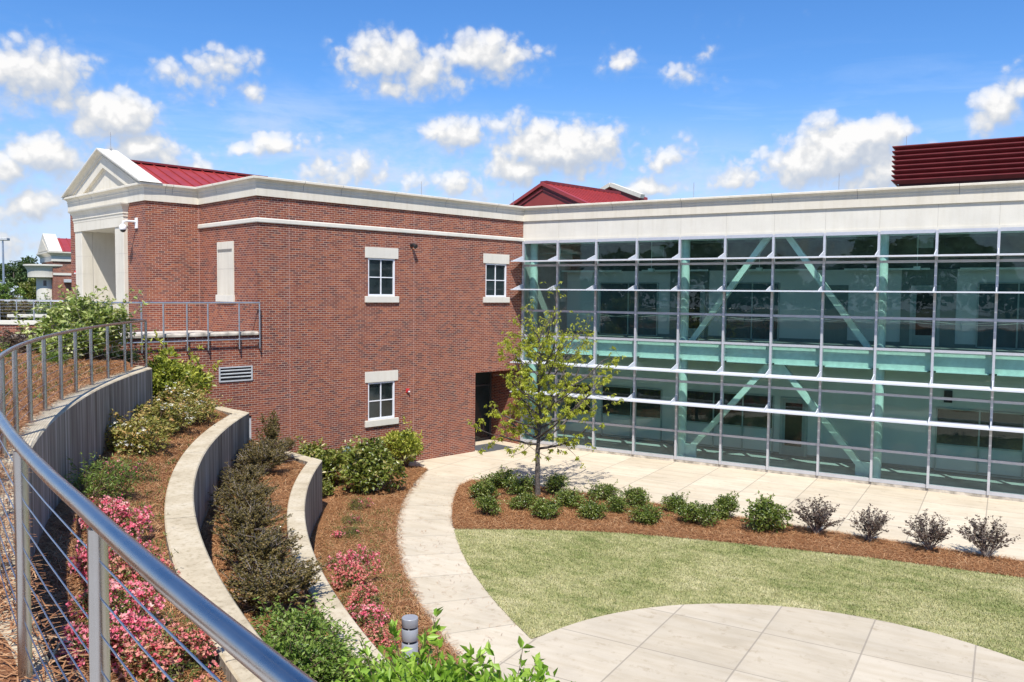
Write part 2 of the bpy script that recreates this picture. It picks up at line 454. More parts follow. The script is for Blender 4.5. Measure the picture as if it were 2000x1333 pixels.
BRICK = brick_material()
STONE = stone_material()
STONE2 = stone_material('white_cast_stone', (0.64, 0.615, 0.545), 0.3)
CONC = wall_concrete()
PAVE = paving_material('broomed_concrete_paving', (0.60, 0.53, 0.415), (1.605, 1.654, -1.62, 1.7))
PLAZA = paving_material('plaza_concrete', (0.52, 0.462, 0.365), (1.66, 1.654, -14.1, 1.75))
PATH = paving_material('footpath_concrete', (0.555, 0.495, 0.39), ('polar', 3.22))
UPPAVE = paving_material('upper_concrete', (0.62, 0.60, 0.56), (0.3, 1.8, 0.4, 1.8))
MULCH = mulch_material()
LAWN = lawn_material()
ALU = plain('silver_anodised_frame', (0.52, 0.53, 0.565), 0.42, 0.35, 0.03)
ALUW = plain('white_painted_frame', (0.74, 0.76, 0.80), 0.4, 0.0, 0.03)
STEEL = metal_material('brushed_stainless_steel', (0.44, 0.44, 0.445), 0.28)
CABLE = metal_material('stainless_cable', (0.46, 0.49, 0.55), 0.35)
GALV = metal_material('galvanised_rail', (0.62, 0.63, 0.65), 0.42)
REDROOF = plain('red_standing_seam_metal', (0.31, 0.042, 0.040), 0.42, 0.0, 0.08, 2.0)
REDWALL = plain('red_metal_panel', (0.29, 0.045, 0.036), 0.5, 0.0, 0.06, 2.0)
MAROON = plain('maroon_louver_paint', (0.175, 0.022, 0.024), 0.5, 0.0, 0.1, 3.0)
TEAL = plain('pale_painted_steelwork', (0.66, 0.74, 0.71), 0.5)
INWALL = plain('interior_plaster', (0.64, 0.66, 0.64), 0.8, 0, 0.04, 1.0)
INWALL2 = plain('interior_grey_plaster', (0.20, 0.24, 0.23), 0.8, 0, 0.06, 1.0)
INDARK = plain('dark_interior_glazing', (0.022, 0.034, 0.036), 0.12, 0, 0.2, 1.2)
INBLUE = plain('dim_interior_glazing', (0.06, 0.10, 0.115), 0.2, 0, 0.25, 1.0)
INFRAME = plain('interior_pale_frame', (0.34, 0.40, 0.39), 0.5)
CEIL = plain('dark_open_ceiling', (0.15, 0.17, 0.16), 0.9, 0, 0.3, 1.5)
CARPET = plain('grey_floor_tile', (0.36, 0.37, 0.37), 0.95, 0, 0.12, 1.2)
SLABF = plain('pale_spandrel_steel', (0.60, 0.68, 0.64), 0.5)
GLASS = tint_glass('green_tinted_glass', (0.635, 0.84, 0.79), 1.0)
WPANE = plain('dark_window_glass', (0.018, 0.028, 0.03), 0.04, 0, 0.4, 0.9, 0.6)
BLACK = plain('black_plastic', (0.02, 0.02, 0.022), 0.4)
DARKVOID = plain('dark_louver_void', (0.012, 0.012, 0.014), 0.9)
ALARMRED = plain('alarm_red_plastic', (0.55, 0.03, 0.035), 0.35)
WHITEP = plain('white_plastic', (0.78, 0.78, 0.78), 0.4)
GREYPAINT = plain('grey_door_paint', (0.44, 0.46, 0.475), 0.5)
BOLLARD = plain('grey_powder_coat', (0.27, 0.29, 0.325), 0.42, 0.0, 0.05, 8)
BARK = plain('grey_brown_bark', (0.095, 0.08, 0.07), 0.9, 0, 0.4, 25)
TWIG = plain('brown_twig', (0.12, 0.075, 0.055), 0.9, 0, 0.3, 18)
PALETWIG = plain('pale_grey_twig', (0.24, 0.205, 0.18), 0.9, 0, 0.3, 18)
MATGREY = plain('dark_grey_mat', (0.075, 0.08, 0.09), 0.95)
GREENCAN = plain('dark_green_enamel', (0.018, 0.036, 0.032), 0.45)
GREENBAG = plain('green_insulation_fabric', (0.085, 0.125, 0.11), 0.8, 0, 0.45, 22)
SHADEM = plain('white_sunshade_aluminium', (0.57, 0.60, 0.65), 0.38, 0.0, 0.03)
STAINC = plain('stained_kerb_concrete', (0.42, 0.38, 0.32), 0.9, 0, 0.35, 3.5)
SEAL = plain('pale_sealant', (0.42, 0.27, 0.235), 0.8)
HAZEGREY = plain('pale_blue_grey_cladding', (0.30, 0.36, 0.42), 0.6)

# ------------------------------------------------------------------ mesh helpers
TH = R(-104.69402878571663)
DU = Vector((math.cos(TH), math.sin(TH), 0))
NB = Vector((-math.sin(TH), math.cos(TH), 0))
UPV = Vector((0, 0, 1))


def P(s, n, z):
    """brick wall coordinates: s along the wall from the inner corner, n out from it"""
    return DU * s + NB * n + UPV * z


class MB:
    def __init__(self):
        self.v = []; self.f = []
    def face(self, *pts):
        i = len(self.v)
        self.v += [tuple(p) for p in pts]
        self.f.append(tuple(range(i, i + len(pts))))
        return self
    def hexa(self, a):
        """8 corner points: bottom ring 0-3, top ring 4-7 (counter-clockwise from above)"""
        i = len(self.v); self.v += [tuple(p) for p in a]
        for q in ((3, 2, 1, 0), (4, 5, 6, 7), (0, 1, 5, 4), (1, 2, 6, 5), (2, 3, 7, 6), (3, 0, 4, 7)):
            self.f.append(tuple(i + k for k in q))
        return self
    def box(self, lo, hi):
        x0, y0, z0 = lo; x1, y1, z1 = hi
        return self.hexa([(x0, y0, z0), (x1, y0, z0), (x1, y1, z0), (x0, y1, z0), (x0, y0, z1), (x1, y0, z1), (x1, y1, z1), (x0, y1, z1)])
    def obox(self, o, a, b, a0, a1, b0, b1, z0, z1):
        """box in a frame with origin o and horizontal axes a, b"""
        def q(u, v_, z): return o + a * u + b * v_ + UPV * z
        if a.cross(b).z < 0:
            return self.hexa([q(a0, b1, z0), q(a1, b1, z0), q(a1, b0, z0), q(a0, b0, z0), q(a0, b1, z1), q(a1, b1, z1), q(a1, b0, z1), q(a0, b0, z1)])
        return self.hexa([q(a0, b0, z0), q(a1, b0, z0), q(a1, b1, z0), q(a0, b1, z0), q(a0, b0, z1), q(a1, b0, z1), q(a1, b1, z1), q(a0, b1, z1)])
    def sbox(self, s0, s1, n0, n1, z0, z1):
        return self.obox(Vector((0, 0, 0)), DU, NB, s0, s1, n0, n1, z0, z1)
    def bar(self, p, q, wdt, hgt, up=UPV):
        p, q = Vector(p), Vector(q)
        d = (q - p).normalized(); sdir = d.cross(up).normalized(); u = sdir.cross(d)
        c = [sdir * (-wdt / 2) + u * (-hgt / 2), sdir * (wdt / 2) + u * (-hgt / 2), sdir * (wdt / 2) + u * (hgt / 2), sdir * (-wdt / 2) + u * (hgt / 2)]
        i = len(self.v)
        self.v += [tuple(p + k) for k in c] + [tuple(q + k) for k in c]
        for k in range(4):
            self.f.append((i + k, i + (k + 1) % 4, i + 4 + (k + 1) % 4, i + 4 + k))
        self.f += [(i + 3, i + 2, i + 1, i), (i + 4, i + 5, i + 6, i + 7)]
        return self
    def tube(self, pts, rad, sides=10, caps=True):
        pts = [Vector(p) for p in pts]
        if not hasattr(rad, '__len__'): rad = [rad] * len(pts)
        i0 = len(self.v); prev = None
        for k, p in enumerate(pts):
            d = (pts[min(k + 1, len(pts) - 1)] - pts[max(k - 1, 0)]).normalized()
            if prev is None:
                a = d.cross(UPV)
                if a.length < 1e-3: a = d.cross(Vector((1, 0, 0)))
            else:
                a = prev - d * prev.dot(d)
            a.normalize(); prev = a; b = d.cross(a)
            for j in range(sides):
                t = 2 * math.pi * j / sides
                self.v.append(tuple(p + (a * math.cos(t) + b * math.sin(t)) * rad[k]))
        for k in range(len(pts) - 1):
            for j in range(sides):
                a0 = i0 + k * sides + j; a1 = i0 + k * sides + (j + 1) % sides
                self.f.append((a0, a0 + sides, a1 + sides, a1))
        if caps:
            self.f.append(tuple(i0 + j for j in range(sides)))
            e = i0 + (len(pts) - 1) * sides
            self.f.append(tuple(e + sides - 1 - j for j in range(sides)))
        return self
    def lathe(self, o, prof, sides=24, a0=0.0):
        """prof: list of (radius, z) from bottom to top"""
        i0 = len(self.v); o = Vector(o)
        for r_, z in prof:
            for j in range(sides):
                t = a0 + 2 * math.pi * j / sides
                self.v.append((o.x + r_ * math.cos(t), o.y + r_ * math.sin(t), o.z + z))
        for k in range(len(prof) - 1):
            for j in range(sides):
                a = i0 + k * sides + j; b = i0 + k * sides + (j + 1) % sides
                self.f.append((a, b, b + sides, a + sides))
        e = i0 + (len(prof) - 1) * sides
        self.f.append(tuple(i0 + sides - 1 - j for j in range(sides)))
        self.f.append(tuple(e + j for j in range(sides)))
        return self
    def sweep(self, path, prof, closed_prof=True):
        """horizontal sweep with mitred corners: path of (x, y), prof of (outward, z); outward = right of travel"""
        path = [Vector((p[0], p[1])) for p in path]
        n = len(path); i0 = len(self.v); m = len(prof)
        for k in range(n):
            d0 = (path[k] - path[k - 1]).normalized() if k > 0 else None
            d1 = (path[k + 1] - path[k]).normalized() if k < n - 1 else None
            if d0 is None: d0 = d1
            if d1 is None: d1 = d0
            n0 = Vector((d0.y, -d0.x)); n1 = Vector((d1.y, -d1.x))
            mi = (n0 + n1); mi = mi / max(1e-6, mi.dot(n0))
            for o, z in prof:
                q = path[k] + mi * o
                self.v.append((q.x, q.y, z))
        for k in range(n - 1):
            for j in range(m if closed_prof else m - 1):
                a = i0 + k * m + j; b = i0 + k * m + (j + 1) % m
                self.f.append((a, b, b + m, a + m))
        if closed_prof:
            self.f.append(tuple(i0 + m - 1 - j for j in range(m)))
            self.f.append(tuple(i0 + (n - 1) * m + j for j in range(m)))
        return self
    def build(self, name, mat, parent=None, smooth=False, bevel=0.0, recalc=True):
        me = bpy.data.meshes.new(name)
        me.from_pydata(self.v, [], self.f)
        if recalc:
            bm = bmesh.new(); bm.from_mesh(me)
            bmesh.ops.remove_doubles(bm, verts=bm.verts, dist=1e-5)
            bmesh.ops.recalc_face_normals(bm, faces=bm.faces)
            if bevel > 0:
                bmesh.ops.bevel(bm, geom=[e for e in bm.edges if len(e.link_faces) == 2 and e.calc_face_angle(0) > 0.5], offset=bevel, segments=1, affect='EDGES', clamp_overlap=True)
            bm.to_mesh(me); bm.free()
        uvs(me)
        if smooth:
            for p in me.polygons: p.use_smooth = True
            try: me.set_sharp_from_angle(angle=R(40))
            except Exception: pass
        me.materials.append(mat)
        return link(name, me, parent)


def uvs(me):
    uv = me.uv_layers.new(name='UVMap')
    for p in me.polygons:
        n = p.normal
        if abs(n.z) < 0.6:
            t = Vector((-n.y, n.x, 0)).normalized()
            for li in p.loop_indices:
                c = me.vertices[me.loops[li].vertex_index].co
                uv.data[li].uv = (c.dot(t) + 40, c.z + 0.01)
        else:
            for li in p.loop_indices:
                c = me.vertices[me.loops[li].vertex_index].co
                uv.data[li].uv = (c.dot(DU) + 40, c.dot(NB) + 40)


def link(name, data, parent=None):
    o = bpy.data.objects.new(name, data)
    COL.objects.link(o)
    if parent is not None:
        o.parent = parent
        o.matrix_parent_inverse = parent.matrix_world.inverted() if False else Matrix.Translation(-Vector(parent.location))
    return o


def tag(o, label, cat, group=None):
    o['label'] = label; o['category'] = cat
    if group: o['group'] = group
    return o


def thing(name, label, cat, loc, group=None):
    o = bpy.data.objects.new(name, None)
    o.empty_display_size = 0.3
    o.location = loc
    COL.objects.link(o)
    return tag(o, label, cat, group)


def struct(o, kind='structure'):
    o['kind'] = kind
    return o


def fast_mesh(name, verts, faces, mat, tone=None, smooth=False):
    """verts (N,3), faces (M,3) or (M,4) arrays"""
    me = bpy.data.meshes.new(name)
    verts = np.asarray(verts, np.float32); faces = np.asarray(faces, np.int32)
    k = faces.shape[1]
    me.vertices.add(len(verts)); me.vertices.foreach_set('co', verts.ravel())
    me.loops.add(faces.size); me.loops.foreach_set('vertex_index', faces.ravel())
    me.polygons.add(len(faces)); me.polygons.foreach_set('loop_start', np.arange(0, faces.size, k, dtype=np.int32))
    if tone is not None:
        a = me.attributes.new('tone', 'FLOAT', 'POINT'); a.data.foreach_set('value', np.asarray(tone, np.float32))
    me.update(calc_edges=True)
    if smooth: me.polygons.foreach_set('use_smooth', np.ones(len(faces), bool))
    me.materials.append(mat)
    return me
# ------------------------------------------------------------------ ground, paving, beds (the setting)
CX, CY = 25.1, 4.35          # common centre of the curved path, walls and guardrail


def pol(r, a, z=0.0):
    return Vector((CX + r * math.cos(R(a)), CY + r * math.sin(R(a)), z))


def clip(me, co, no):
    """keep the side of the plane the normal points to"""
    bm = bmesh.new(); bm.from_mesh(me)
    bmesh.ops.bisect_plane(bm, geom=bm.verts[:] + bm.edges[:] + bm.faces[:], plane_co=co, plane_no=no, clear_inner=True)
    edges = [e for e in bm.edges if len(e.link_faces) == 1]
    bm.to_mesh(me); bm.free()


def polar_sheet(name, r0, r1, a0, a1, zf, mat, clips=(), dr=0.3, da=0.8):
    nr = max(2, int((r1 - r0) / dr) + 1); na = max(2, int(abs(a1 - a0) / da) + 1)
    vs = []; fs = []
    for i in range(na):
        a = a0 + (a1 - a0) * i / (na - 1)
        for j in range(nr):
            r = r0 + (r1 - r0) * j / (nr - 1)
            vs.append(pol(r, a, zf(r, a)))
    for i in range(na - 1):
        for j in range(nr - 1):
            k = i * nr + j
            fs.append((k, k + 1, k + nr + 1, k + nr))
    me = bpy.data.meshes.new(name)
    me.from_pydata([tuple(v) for v in vs], [], fs)
    for co, no in clips: clip(me, co, no)
    bm = bmesh.new(); bm.from_mesh(me)
    bmesh.ops.recalc_face_normals(bm, faces=bm.faces)
    if sum(f.normal.z for f in bm.faces) < 0: bmesh.ops.reverse_faces(bm, faces=bm.faces)
    bm.to_mesh(me); bm.free()
    for p in me.polygons: p.use_smooth = True
    me.materials.append(mat)
    return struct(link(name, me))


def flat_poly(name, pts, z, mat, thick=0.0):
    me = bpy.data.meshes.new(name)
    bm = bmesh.new()
    vs = [bm.verts.new((p[0], p[1], z)) for p in pts]
    f = bm.faces.new(vs)
    if f.normal.z < 0: f.normal_flip()
    if thick > 0:
        ex = bmesh.ops.extrude_face_region(bm, geom=[f])
        bmesh.ops.translate(bm, verts=[v for v in ex['geom'] if isinstance(v, bmesh.types.BMVert)], vec=(0, 0, -thick))
        bmesh.ops.recalc_face_normals(bm, faces=bm.faces)
    bmesh.ops.triangulate(bm, faces=bm.faces)
    bm.to_mesh(me); bm.free()
    me.materials.append(mat)
    return struct(link(name, me))


def lump(x, y, s=1.0):
    return (math.sin(x * 2.3 + 1.1) * math.sin(y * 1.9 + 0.4) + 0.6 * math.sin(x * 5.1 + y * 4.3)) * 0.5 * s


EARTH = plain('dull_grass_earth', (0.09, 0.11, 0.045), 0.95, 0, 0.3, 0.4)
flat_poly('ground', [(-700, -400), (600, -400), (600, 700), (-700, 700)], -0.06, EARTH)
flat_poly('courtyard_paving', [(-4, -45), (34, -45), (34, 0.05), (-4, 0.05)], 0.0, PAVE)
polar_sheet('footpath', 25.85, 27.35, -155.6, -100, lambda r, a: 0.008, PATH)
PC = (14.84, -17.31); PR = 4.98
circle = [(PC[0] + PR * math.cos(t * math.pi / 48), PC[1] + PR * math.sin(t * math.pi / 48)) for t in range(96)]
flat_poly('plaza', circle, 0.03, PLAZA, 0.06)
BED_FRONT = [(4.86, -11.62), (5.4, -11.28), (6.08, -10.87), (7.23, -10.24), (8.1, -9.82), (9.01, -9.5), (9.9, -9.25), (10.86, -9.02), (12.61, -8.66), (14.27, -8.34), (15.85, -8.18), (17.32, -8.02), (21, -7.9), (33, -7.9)]
BED_BACK = [(33, -6.9), (17.3, -6.7), (14, -6.62), (10.5, -6.5), (8.3, -6.3), (5, -6.3), (3.0, -6.35), (2.05, -6.7)]
bed_left = [tuple(pol(25.85, a)[:2]) for a in (-152.6, -151, -149.5, -148, -146.5, -145, -143.5, -142.2)]
BED = BED_BACK + bed_left + BED_FRONT
flat_poly('mulch_bed', BED, 0.022, MULCH)
lawn_left = [tuple(pol(25.84, a)[:2]) for a in (-126.2, -128, -130, -132, -134, -136, -138, -140, -141.6)]
arc = [(PC[0] + (PR + 0.015) * math.cos(R(t)), PC[1] + (PR + 0.015) * math.sin(R(t))) for t in range(10, 170, 4)]
LAWN_POLY = lawn_left + [(x, y - 0.015) for x, y in BED_FRONT] + [(33, -16.4)] + arc
flat_poly('lawn', LAWN_POLY, 0.014, LAWN)

ORI = Vector((0, 0, 0))
CLIP_N = (NB * 0.004, NB)                                   # in front of the brick wall


def s_clip(s): return (DU * s, DU)


def zbed1(r, a): return 0.02 + max(0, (r - 27.45)) * 0.025 + 0.02 * lump(*pol(r, a)[:2]) * min(1, max(0, (r - 27.35) * 2))
def zbed2(r, a): return 1.34 + (r - 29.7) * 0.09 + 0.03 * lump(*pol(r, a)[:2])
def zbed3(r, a): return 2.62 + (r - 31.7) * 0.20 + 0.03 * lump(*pol(r, a)[:2])
def zbed4(r, a): return 4.205 + min(0.25, max(0, r - 33.6) * 0.14) + 0.025 * lump(*pol(r, a)[:2])


polar_sheet('mulch_bed', 27.35, 33.0, -158, -100, zbed1, MULCH, [CLIP_N, s_clip(5.95)])
polar_sheet('mulch_bed', 29.6, 34.5, -160, -100, zbed2, MULCH, [CLIP_N, s_clip(11.9)])
polar_sheet('mulch_bed', 31.6, 34.6, -160, -96, zbed3, MULCH, [CLIP_N, s_clip(13.35)])
polar_sheet('mulch_bed', 33.5, 36.6, -156, -112, zbed4, MULCH, [CLIP_N, s_clip(16.1)])
polar_sheet('mulch_bed', 33.5, 33.95, -112.2, -88, zbed4, MULCH)
upc = [(DU * 16.45, DU)]
# upper level: one sheet round the building's left side to the far ground
polar_sheet('upper_paving', 33.6, 60, -178, -86, lambda r, a: 4.19, UPPAVE, [(DU * 16.45, DU)], dr=4, da=3)
flat_poly('upper_ground', [P(13.4, -6, 0), P(13.4, -420, 0), P(160, -420, 0), P(160, -22, 0), P(16.5, -22, 0), P(16.5, -6, 0)], 4.186, EARTH)

# ------------------------------------------------------------------ curved retaining walls


def ring_wall(label, r0, r1, z0, z1, a0, a1, s_end, n_end, step=0.7, swing=lambda a: 0.0):
    t = thing('retaining_wall', label, 'retaining wall', pol((r0 + r1) / 2, (a0 + a1) / 2, z0), 'curved concrete retaining walls')
    mb = MB(); n = int(abs(a1 - a0) / step) + 1
    ring = [(r0, z0), (r0, z1 - 0.02), (r0 + 0.02, z1), (r1 - 0.02, z1), (r1, z1 - 0.02), (r1, z0)]
    for i in range(n + 1):
        a = a0 + (a1 - a0) * i / n
        mb.v += [tuple(pol(r + swing(a), a, z)) for r, z in ring]
    m = len(ring)
    for i in range(n):
        for j in range(m):
            a = i * m + j; b = i * m + (j + 1) % m
            mb.f.append((a, b, b + m, a + m))
    mb.f.append(tuple(range(m))); mb.f.append(tuple(n * m + m - 1 - j for j in range(m)))
    o = mb.build('wall_body', CONC, t)
    bm = bmesh.new(); bm.from_mesh(o.data)
    r_ = bmesh.ops.bisect_plane(bm, geom=bm.verts[:] + bm.edges[:] + bm.faces[:], plane_co=DU * s_end, plane_no=DU, clear_inner=True)
    bmesh.ops.holes_fill(bm, edges=[e for e in bm.edges if e.is_boundary], sides=0)
    bmesh.ops.recalc_face_normals(bm, faces=bm.faces)
    bm.to_mesh(o.data); bm.free()
    MB().sbox(s_end + 0.004, s_end + 0.36, 0.003, n_end, z0, z1 - 0.004).build('return_wall', CONC, t, bevel=0.012)
    # pour joints across the cap
    mj = MB()
    for a in np.arange(a1 - 9, a0, -9.3):
        p0 = pol(r0 - 0.001 + swing(a), a, z1 + 0.002); p1 = pol(r1 + 0.001 + swing(a), a, z1 + 0.002)
        d = (p1 - p0).normalized(); tt = Vector((-d.y, d.x, 0)) * 0.006
        mj.face(p0 - tt, p1 - tt, p1 + tt, p0 + tt)
    mj.build('joint', plain('dark_joint', (0.17, 0.15, 0.13), 0.9), t, recalc=False)
    return t


ring_wall('lowest of the three curved concrete walls, nearest the footpath', 29.38, 29.74, -0.3, 1.5, -152, -98, 11.75, 3.95)
ring_wall('middle curved concrete wall with a pale weathered cap, between dark shrubs and pink azaleas', 31.33, 31.75, 0.3, 2.8, -152, -98, 13.2, 2.5)
ring_wall('tallest curved concrete wall with streaky grey face under the steel guardrail', 33.12, 33.66, 1.6, 4.2, -150, -88, 16.0, 3.3,
          swing=lambda a: float(np.interp(a, [-142, -130, -122, -110, -100], [0.0, 0.03, 0.12, 0.255, 0.32])))

# ------------------------------------------------------------------ brick building
def holed(mb, org, u, nrm, u0, u1, z0, z1, holes, depth):
    us = sorted({u0, u1, *[h[0] for h in holes], *[h[1] for h in holes]})
    zs = sorted({z0, z1, *[h[2] for h in holes], *[h[3] for h in holes]})
    pt = lambda a, z, d=0.0: org + u * a + UPV * z - nrm * d
    for i in range(len(us) - 1):
        for j in range(len(zs) - 1):
            cu_, cz = (us[i] + us[i + 1]) / 2, (zs[j] + zs[j + 1]) / 2
            if any(h[0] < cu_ < h[1] and h[2] < cz < h[3] for h in holes): continue
            mb.face(pt(us[i], zs[j]), pt(us[i + 1], zs[j]), pt(us[i + 1], zs[j + 1]), pt(us[i], zs[j + 1]))
    for k, (a, b, c, d) in enumerate(holes):
        dp = depth[k]
        mb.face(pt(a, c), pt(a, d), pt(a, d, dp), pt(a, c, dp))
        mb.face(pt(b, c), pt(b, c, dp), pt(b, d, dp), pt(b, d))
        mb.face(pt(a, d), pt(b, d), pt(b, d, dp), pt(a, d, dp))
        mb.face(pt(a, c), pt(a, c, dp), pt(b, c, dp), pt(b, c))


SC = 11.498; NI = -4.094; SG = 13.27
GP = P(SG, NI, 0)
aT = TH - math.pi / 2 + R(2.0)
TD = Vector((math.cos(aT), math.sin(aT), 0))
NO = Vector((-TD.y, TD.x, 0))
if NO.dot(DU) < 0: NO = -NO
GW = 6.8


def G(t, o, z): return GP + TD * t + NO * o + UPV * z


bb = thing('brick_building', 'two storey red brick building with cream cornice, white-framed windows and a gabled portico', 'building', P(6, -1, 0))
WINS = [(6.32, 7.45, 5.945, 7.244), (0.905, 2.03, 5.945, 7.244), (6.32, 7.45, 1.677, 2.985)]
ENT = (0.15, 2.52, -0.02, 3.04)
mb = MB()
holed(mb, ORI, DU, NB, 0.0, SC, -0.1, 8.99, WINS + [ENT], [0.11, 0.11, 0.11, 1.7])
holed(mb, ORI, DU, NB, SC, 17.2, -0.1, 4.72, [(11.72, 12.66, 0.0, 2.27)], [0.14])
mb.face(P(SC, NI, 4.5), P(SC, 0, 4.5), P(SC, 0, 8.99), P(SC, NI, 8.99))
mb.face(P(SG, NI, 4.1), P(SC, NI, 4.1), P(SC, NI, 8.99), P(SG, NI, 8.99))
mb.face(G(0, 0, 4.1), G(1.45, 0, 4.1), G(1.45, 0, 8.99), G(0, 0, 8.99))
mb.face(P(17.2, 0, -0.1), P(17.2, NI, -0.1), P(17.2, NI, 4.72), P(17.2, 0, 4.72))
mb.build('brick_wall', BRICK, bb, recalc=False)
mb = MB()
mb.face(G(5.95, 0, 4.1), G(GW, 0, 4.1), G(GW, 0, 8.99), G(5.95, 0, 8.99))
mb.face(G(GW, 0, 4.1), G(GW, -7, 4.1), G(GW, -7, 8.99), G(GW, 0, 8.99))
mb.build('brick_pier', BRICK, bb, recalc=False)
# roof deck closing the building
mb = MB()
mb.face(P(0, 0, 8.985), P(SC, 0, 8.985), P(SC, -11, 8.985), P(0, -11, 8.985))
mb.face(P(SC, NI, 8.983), G(0, 0, 8.983), G(GW, 0, 8.983), G(GW, -7, 8.983), P(SC - 2, -11, 8.983))
mb.face(P(-9, -11.4, -0.1), P(9, -11.4, -0.1), P(9, -11.4, 8.98), P(-9, -11.4, 8.98))
mb.face(P(0, 0, -0.1), P(-9, 0, -0.1), P(-9, 0, 8.98), P(0, 0, 8.98))
mb.build('flat_roof', plain('grey_roof_membrane', (0.35, 0.35, 0.34), 0.9), bb, recalc=False)
# windows
for i, (a, b, c, d) in enumerate(WINS):
    mb = MB(); fw_ = 0.055
    for (s0, s1, z0, z1) in ((a, a + fw_, c, d), (b - fw_, b, c, d), (a + fw_, b - fw_, c, c + 0.07), (a + fw_, b - fw_, d - fw_, d)):
        mb.sbox(s0, s1, -0.10, -0.02, z0, z1)
    mid = (a + b) / 2; mz = (c + d) / 2
    mb.sbox(mid - 0.017, mid + 0.017, -0.085, -0.045, c + 0.07, d - fw_)
    mb.sbox(a + fw_, mid - 0.017, -0.084, -0.047, mz - 0.016, mz + 0.016)
    mb.sbox(mid + 0.017, b - fw_, -0.084, -0.047, mz - 0.016, mz + 0.016)
    wf = mb.build('window', ALUW, bb)
    MB().sbox(a + 0.03, b - 0.03, -0.09, -0.075, c + 0.03, d - 0.03).build('pane', WPANE, wf)
    e = 0.128
    MB().sbox(a - e, b + e, -0.1, 0.022, d, d + 0.368).build('lintel', STONE2, wf, bevel=0.006)
    MB().sbox(a - e, b + e + 0.01, -0.1, 0.07, c - 0.218, c).build('sill', STONE2, wf, bevel=0.008)
# blind window on the short return
mb = MB().sbox(SC - 0.05, SC + 0.03, -2.69, -1.53, 5.945, 7.66)
bw = mb.build('blind_window', STONE, bb, bevel=0.005)
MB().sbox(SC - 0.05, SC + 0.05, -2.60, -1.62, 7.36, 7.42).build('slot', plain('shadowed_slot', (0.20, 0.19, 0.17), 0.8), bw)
MB().sbox(SC - 0.05, SC + 0.062, -2.76, -1.50, 5.72, 5.944).build('sill', STONE2, bw, bevel=0.008)
MB().sbox(SC - 0.05, SC + 0.033, -2.69, -1.53, 6.78, 6.787).sbox(SC - 0.05, SC + 0.033, -2.565, -2.558, 5.95, 7.5).build('joint', plain('stone_joint', (0.36, 0.33, 0.28), 0.9), bw)
# string course
MB().sweep([P(SC, -4.05, 0)[:2], P(SC, 0, 0)[:2], P(0.0, 0, 0)[:2]], [(-0.02, 8.169), (0.05, 8.169), (0.062, 8.19), (0.062, 8.285), (0.045, 8.311), (-0.02, 8.311)]).build('string_course', STONE2, bb)
# cornice
CPATH = [G(GW, -7, 0)[:2], G(GW, 0, 0)[:2], G(0, 0, 0)[:2], P(SC, NI, 0)[:2], P(SC, 0, 0)[:2], (0, 0), (24.5, 0)]
FRZ = [(-0.1, 8.975), (0.06, 8.975), (0.06, 9.233), (-0.1, 9.233)]
CRN = [(-0.45, 9.236), (0.064, 9.236), (0.066, 9.305), (0.080, 9.325), (0.080, 9.345), (0.072, 9.36), (0.082, 9.40), (0.105, 9.435), (0.145, 9.462), (0.185, 9.474), (0.20, 9.476), (0.20, 9.532), (0.188, 9.545), (-0.45, 9.562)]


def sub_sweep(path, prof, k0, k1):
    """sweep segments k0..k1 of a longer path, keeping the mitres of the whole"""
    full = MB().sweep(path, prof); m = len(prof)
    mb_ = MB(); mb_.v = full.v[k0 * m:(k1 + 1) * m]
    for k in range(k1 - k0):
        for j in range(m):
            a = k * m + j; b = k * m + (j + 1) % m
            mb_.f.append((a, b, b + m, a + m))
    mb_.f.append(tuple(m - 1 - j for j in range(m))); mb_.f.append(tuple((k1 - k0) * m + j for j in range(m)))
    return mb_


sub_sweep(CPATH, FRZ, 0, 5).build('frieze', STONE, bb)
crown = sub_sweep(CPATH, CRN, 0, 5).build('crown_cornice', STONE, bb)


GSEAL = plain('grey_sealant', (0.22, 0.21, 0.19), 0.8)


def crown_joints(parent, spots):
    for p, d in spots:
        mb_ = MB()
        p = Vector(p); d = Vector(d).normalized(); o = Vector((d.y, -d.x, 0))
        ring = [(x + (0.003 if x > 0 else 0), z + (0.002 if z > 9.5 else 0)) for x, z in CRN if x > 0]
        for k in range(len(ring) - 1):
            a, b = ring[k], ring[k + 1]
            mb_.face(p + o * a[0] + UPV * a[1] - d * 0.007, p + o * a[0] + UPV * a[1] + d * 0.007, p + o * b[0] + UPV * b[1] + d * 0.007, p + o * b[0] + UPV * b[1] - d * 0.007)
        mb_.build('cornice_joint', GSEAL, parent, recalc=False)


crown_joints(crown, [(P(s, 0, 0), -DU) for s in (1.55, 4.1, 6.4, 8.55, 9.95)] + [(P(SC, n, 0), NB) for n in (-2.6,)] + [(P(SG - 0.62, NI, 0), -DU), (P(SG - 0.85, NI, 0), -DU)] + [(G(t, 0, 0), -TD) for t in (1.1, 4.4, 5.6)])
# control joints in the brick
mb = MB()
for s, z0, z1 in ((10.42, 0, 8.97), (5.49, 0, 8.97)):
    MB().sbox(s - 0.006, s + 0.006, -0.002, 0.002, z0, z1).build('control_joint', SEAL, bb)
mb.obox(P(SC, NI, 0), DU, NB, -0.001, 0.012, -0.001, 0.012, 4.84, 8.97)
mb.build('control_joint', SEAL, bb)
# deck and coping in front of the recessed upper storey
MB().sbox(11.52, 17.2, NI + 0.01, -0.32, 4.5, 4.72).build('balcony_deck', UPPAVE, bb)
cop = [(-0.34, 4.723), (0.03, 4.723), (0.055, 4.745), (0.055, 4.80), (0.03, 4.838), (-0.34, 4.85)]
MB().sweep([P(17.2, 0, 0)[:2], P(SC + 0.0, 0, 0)[:2]], cop).build('balcony_coping', STAINC, bb)
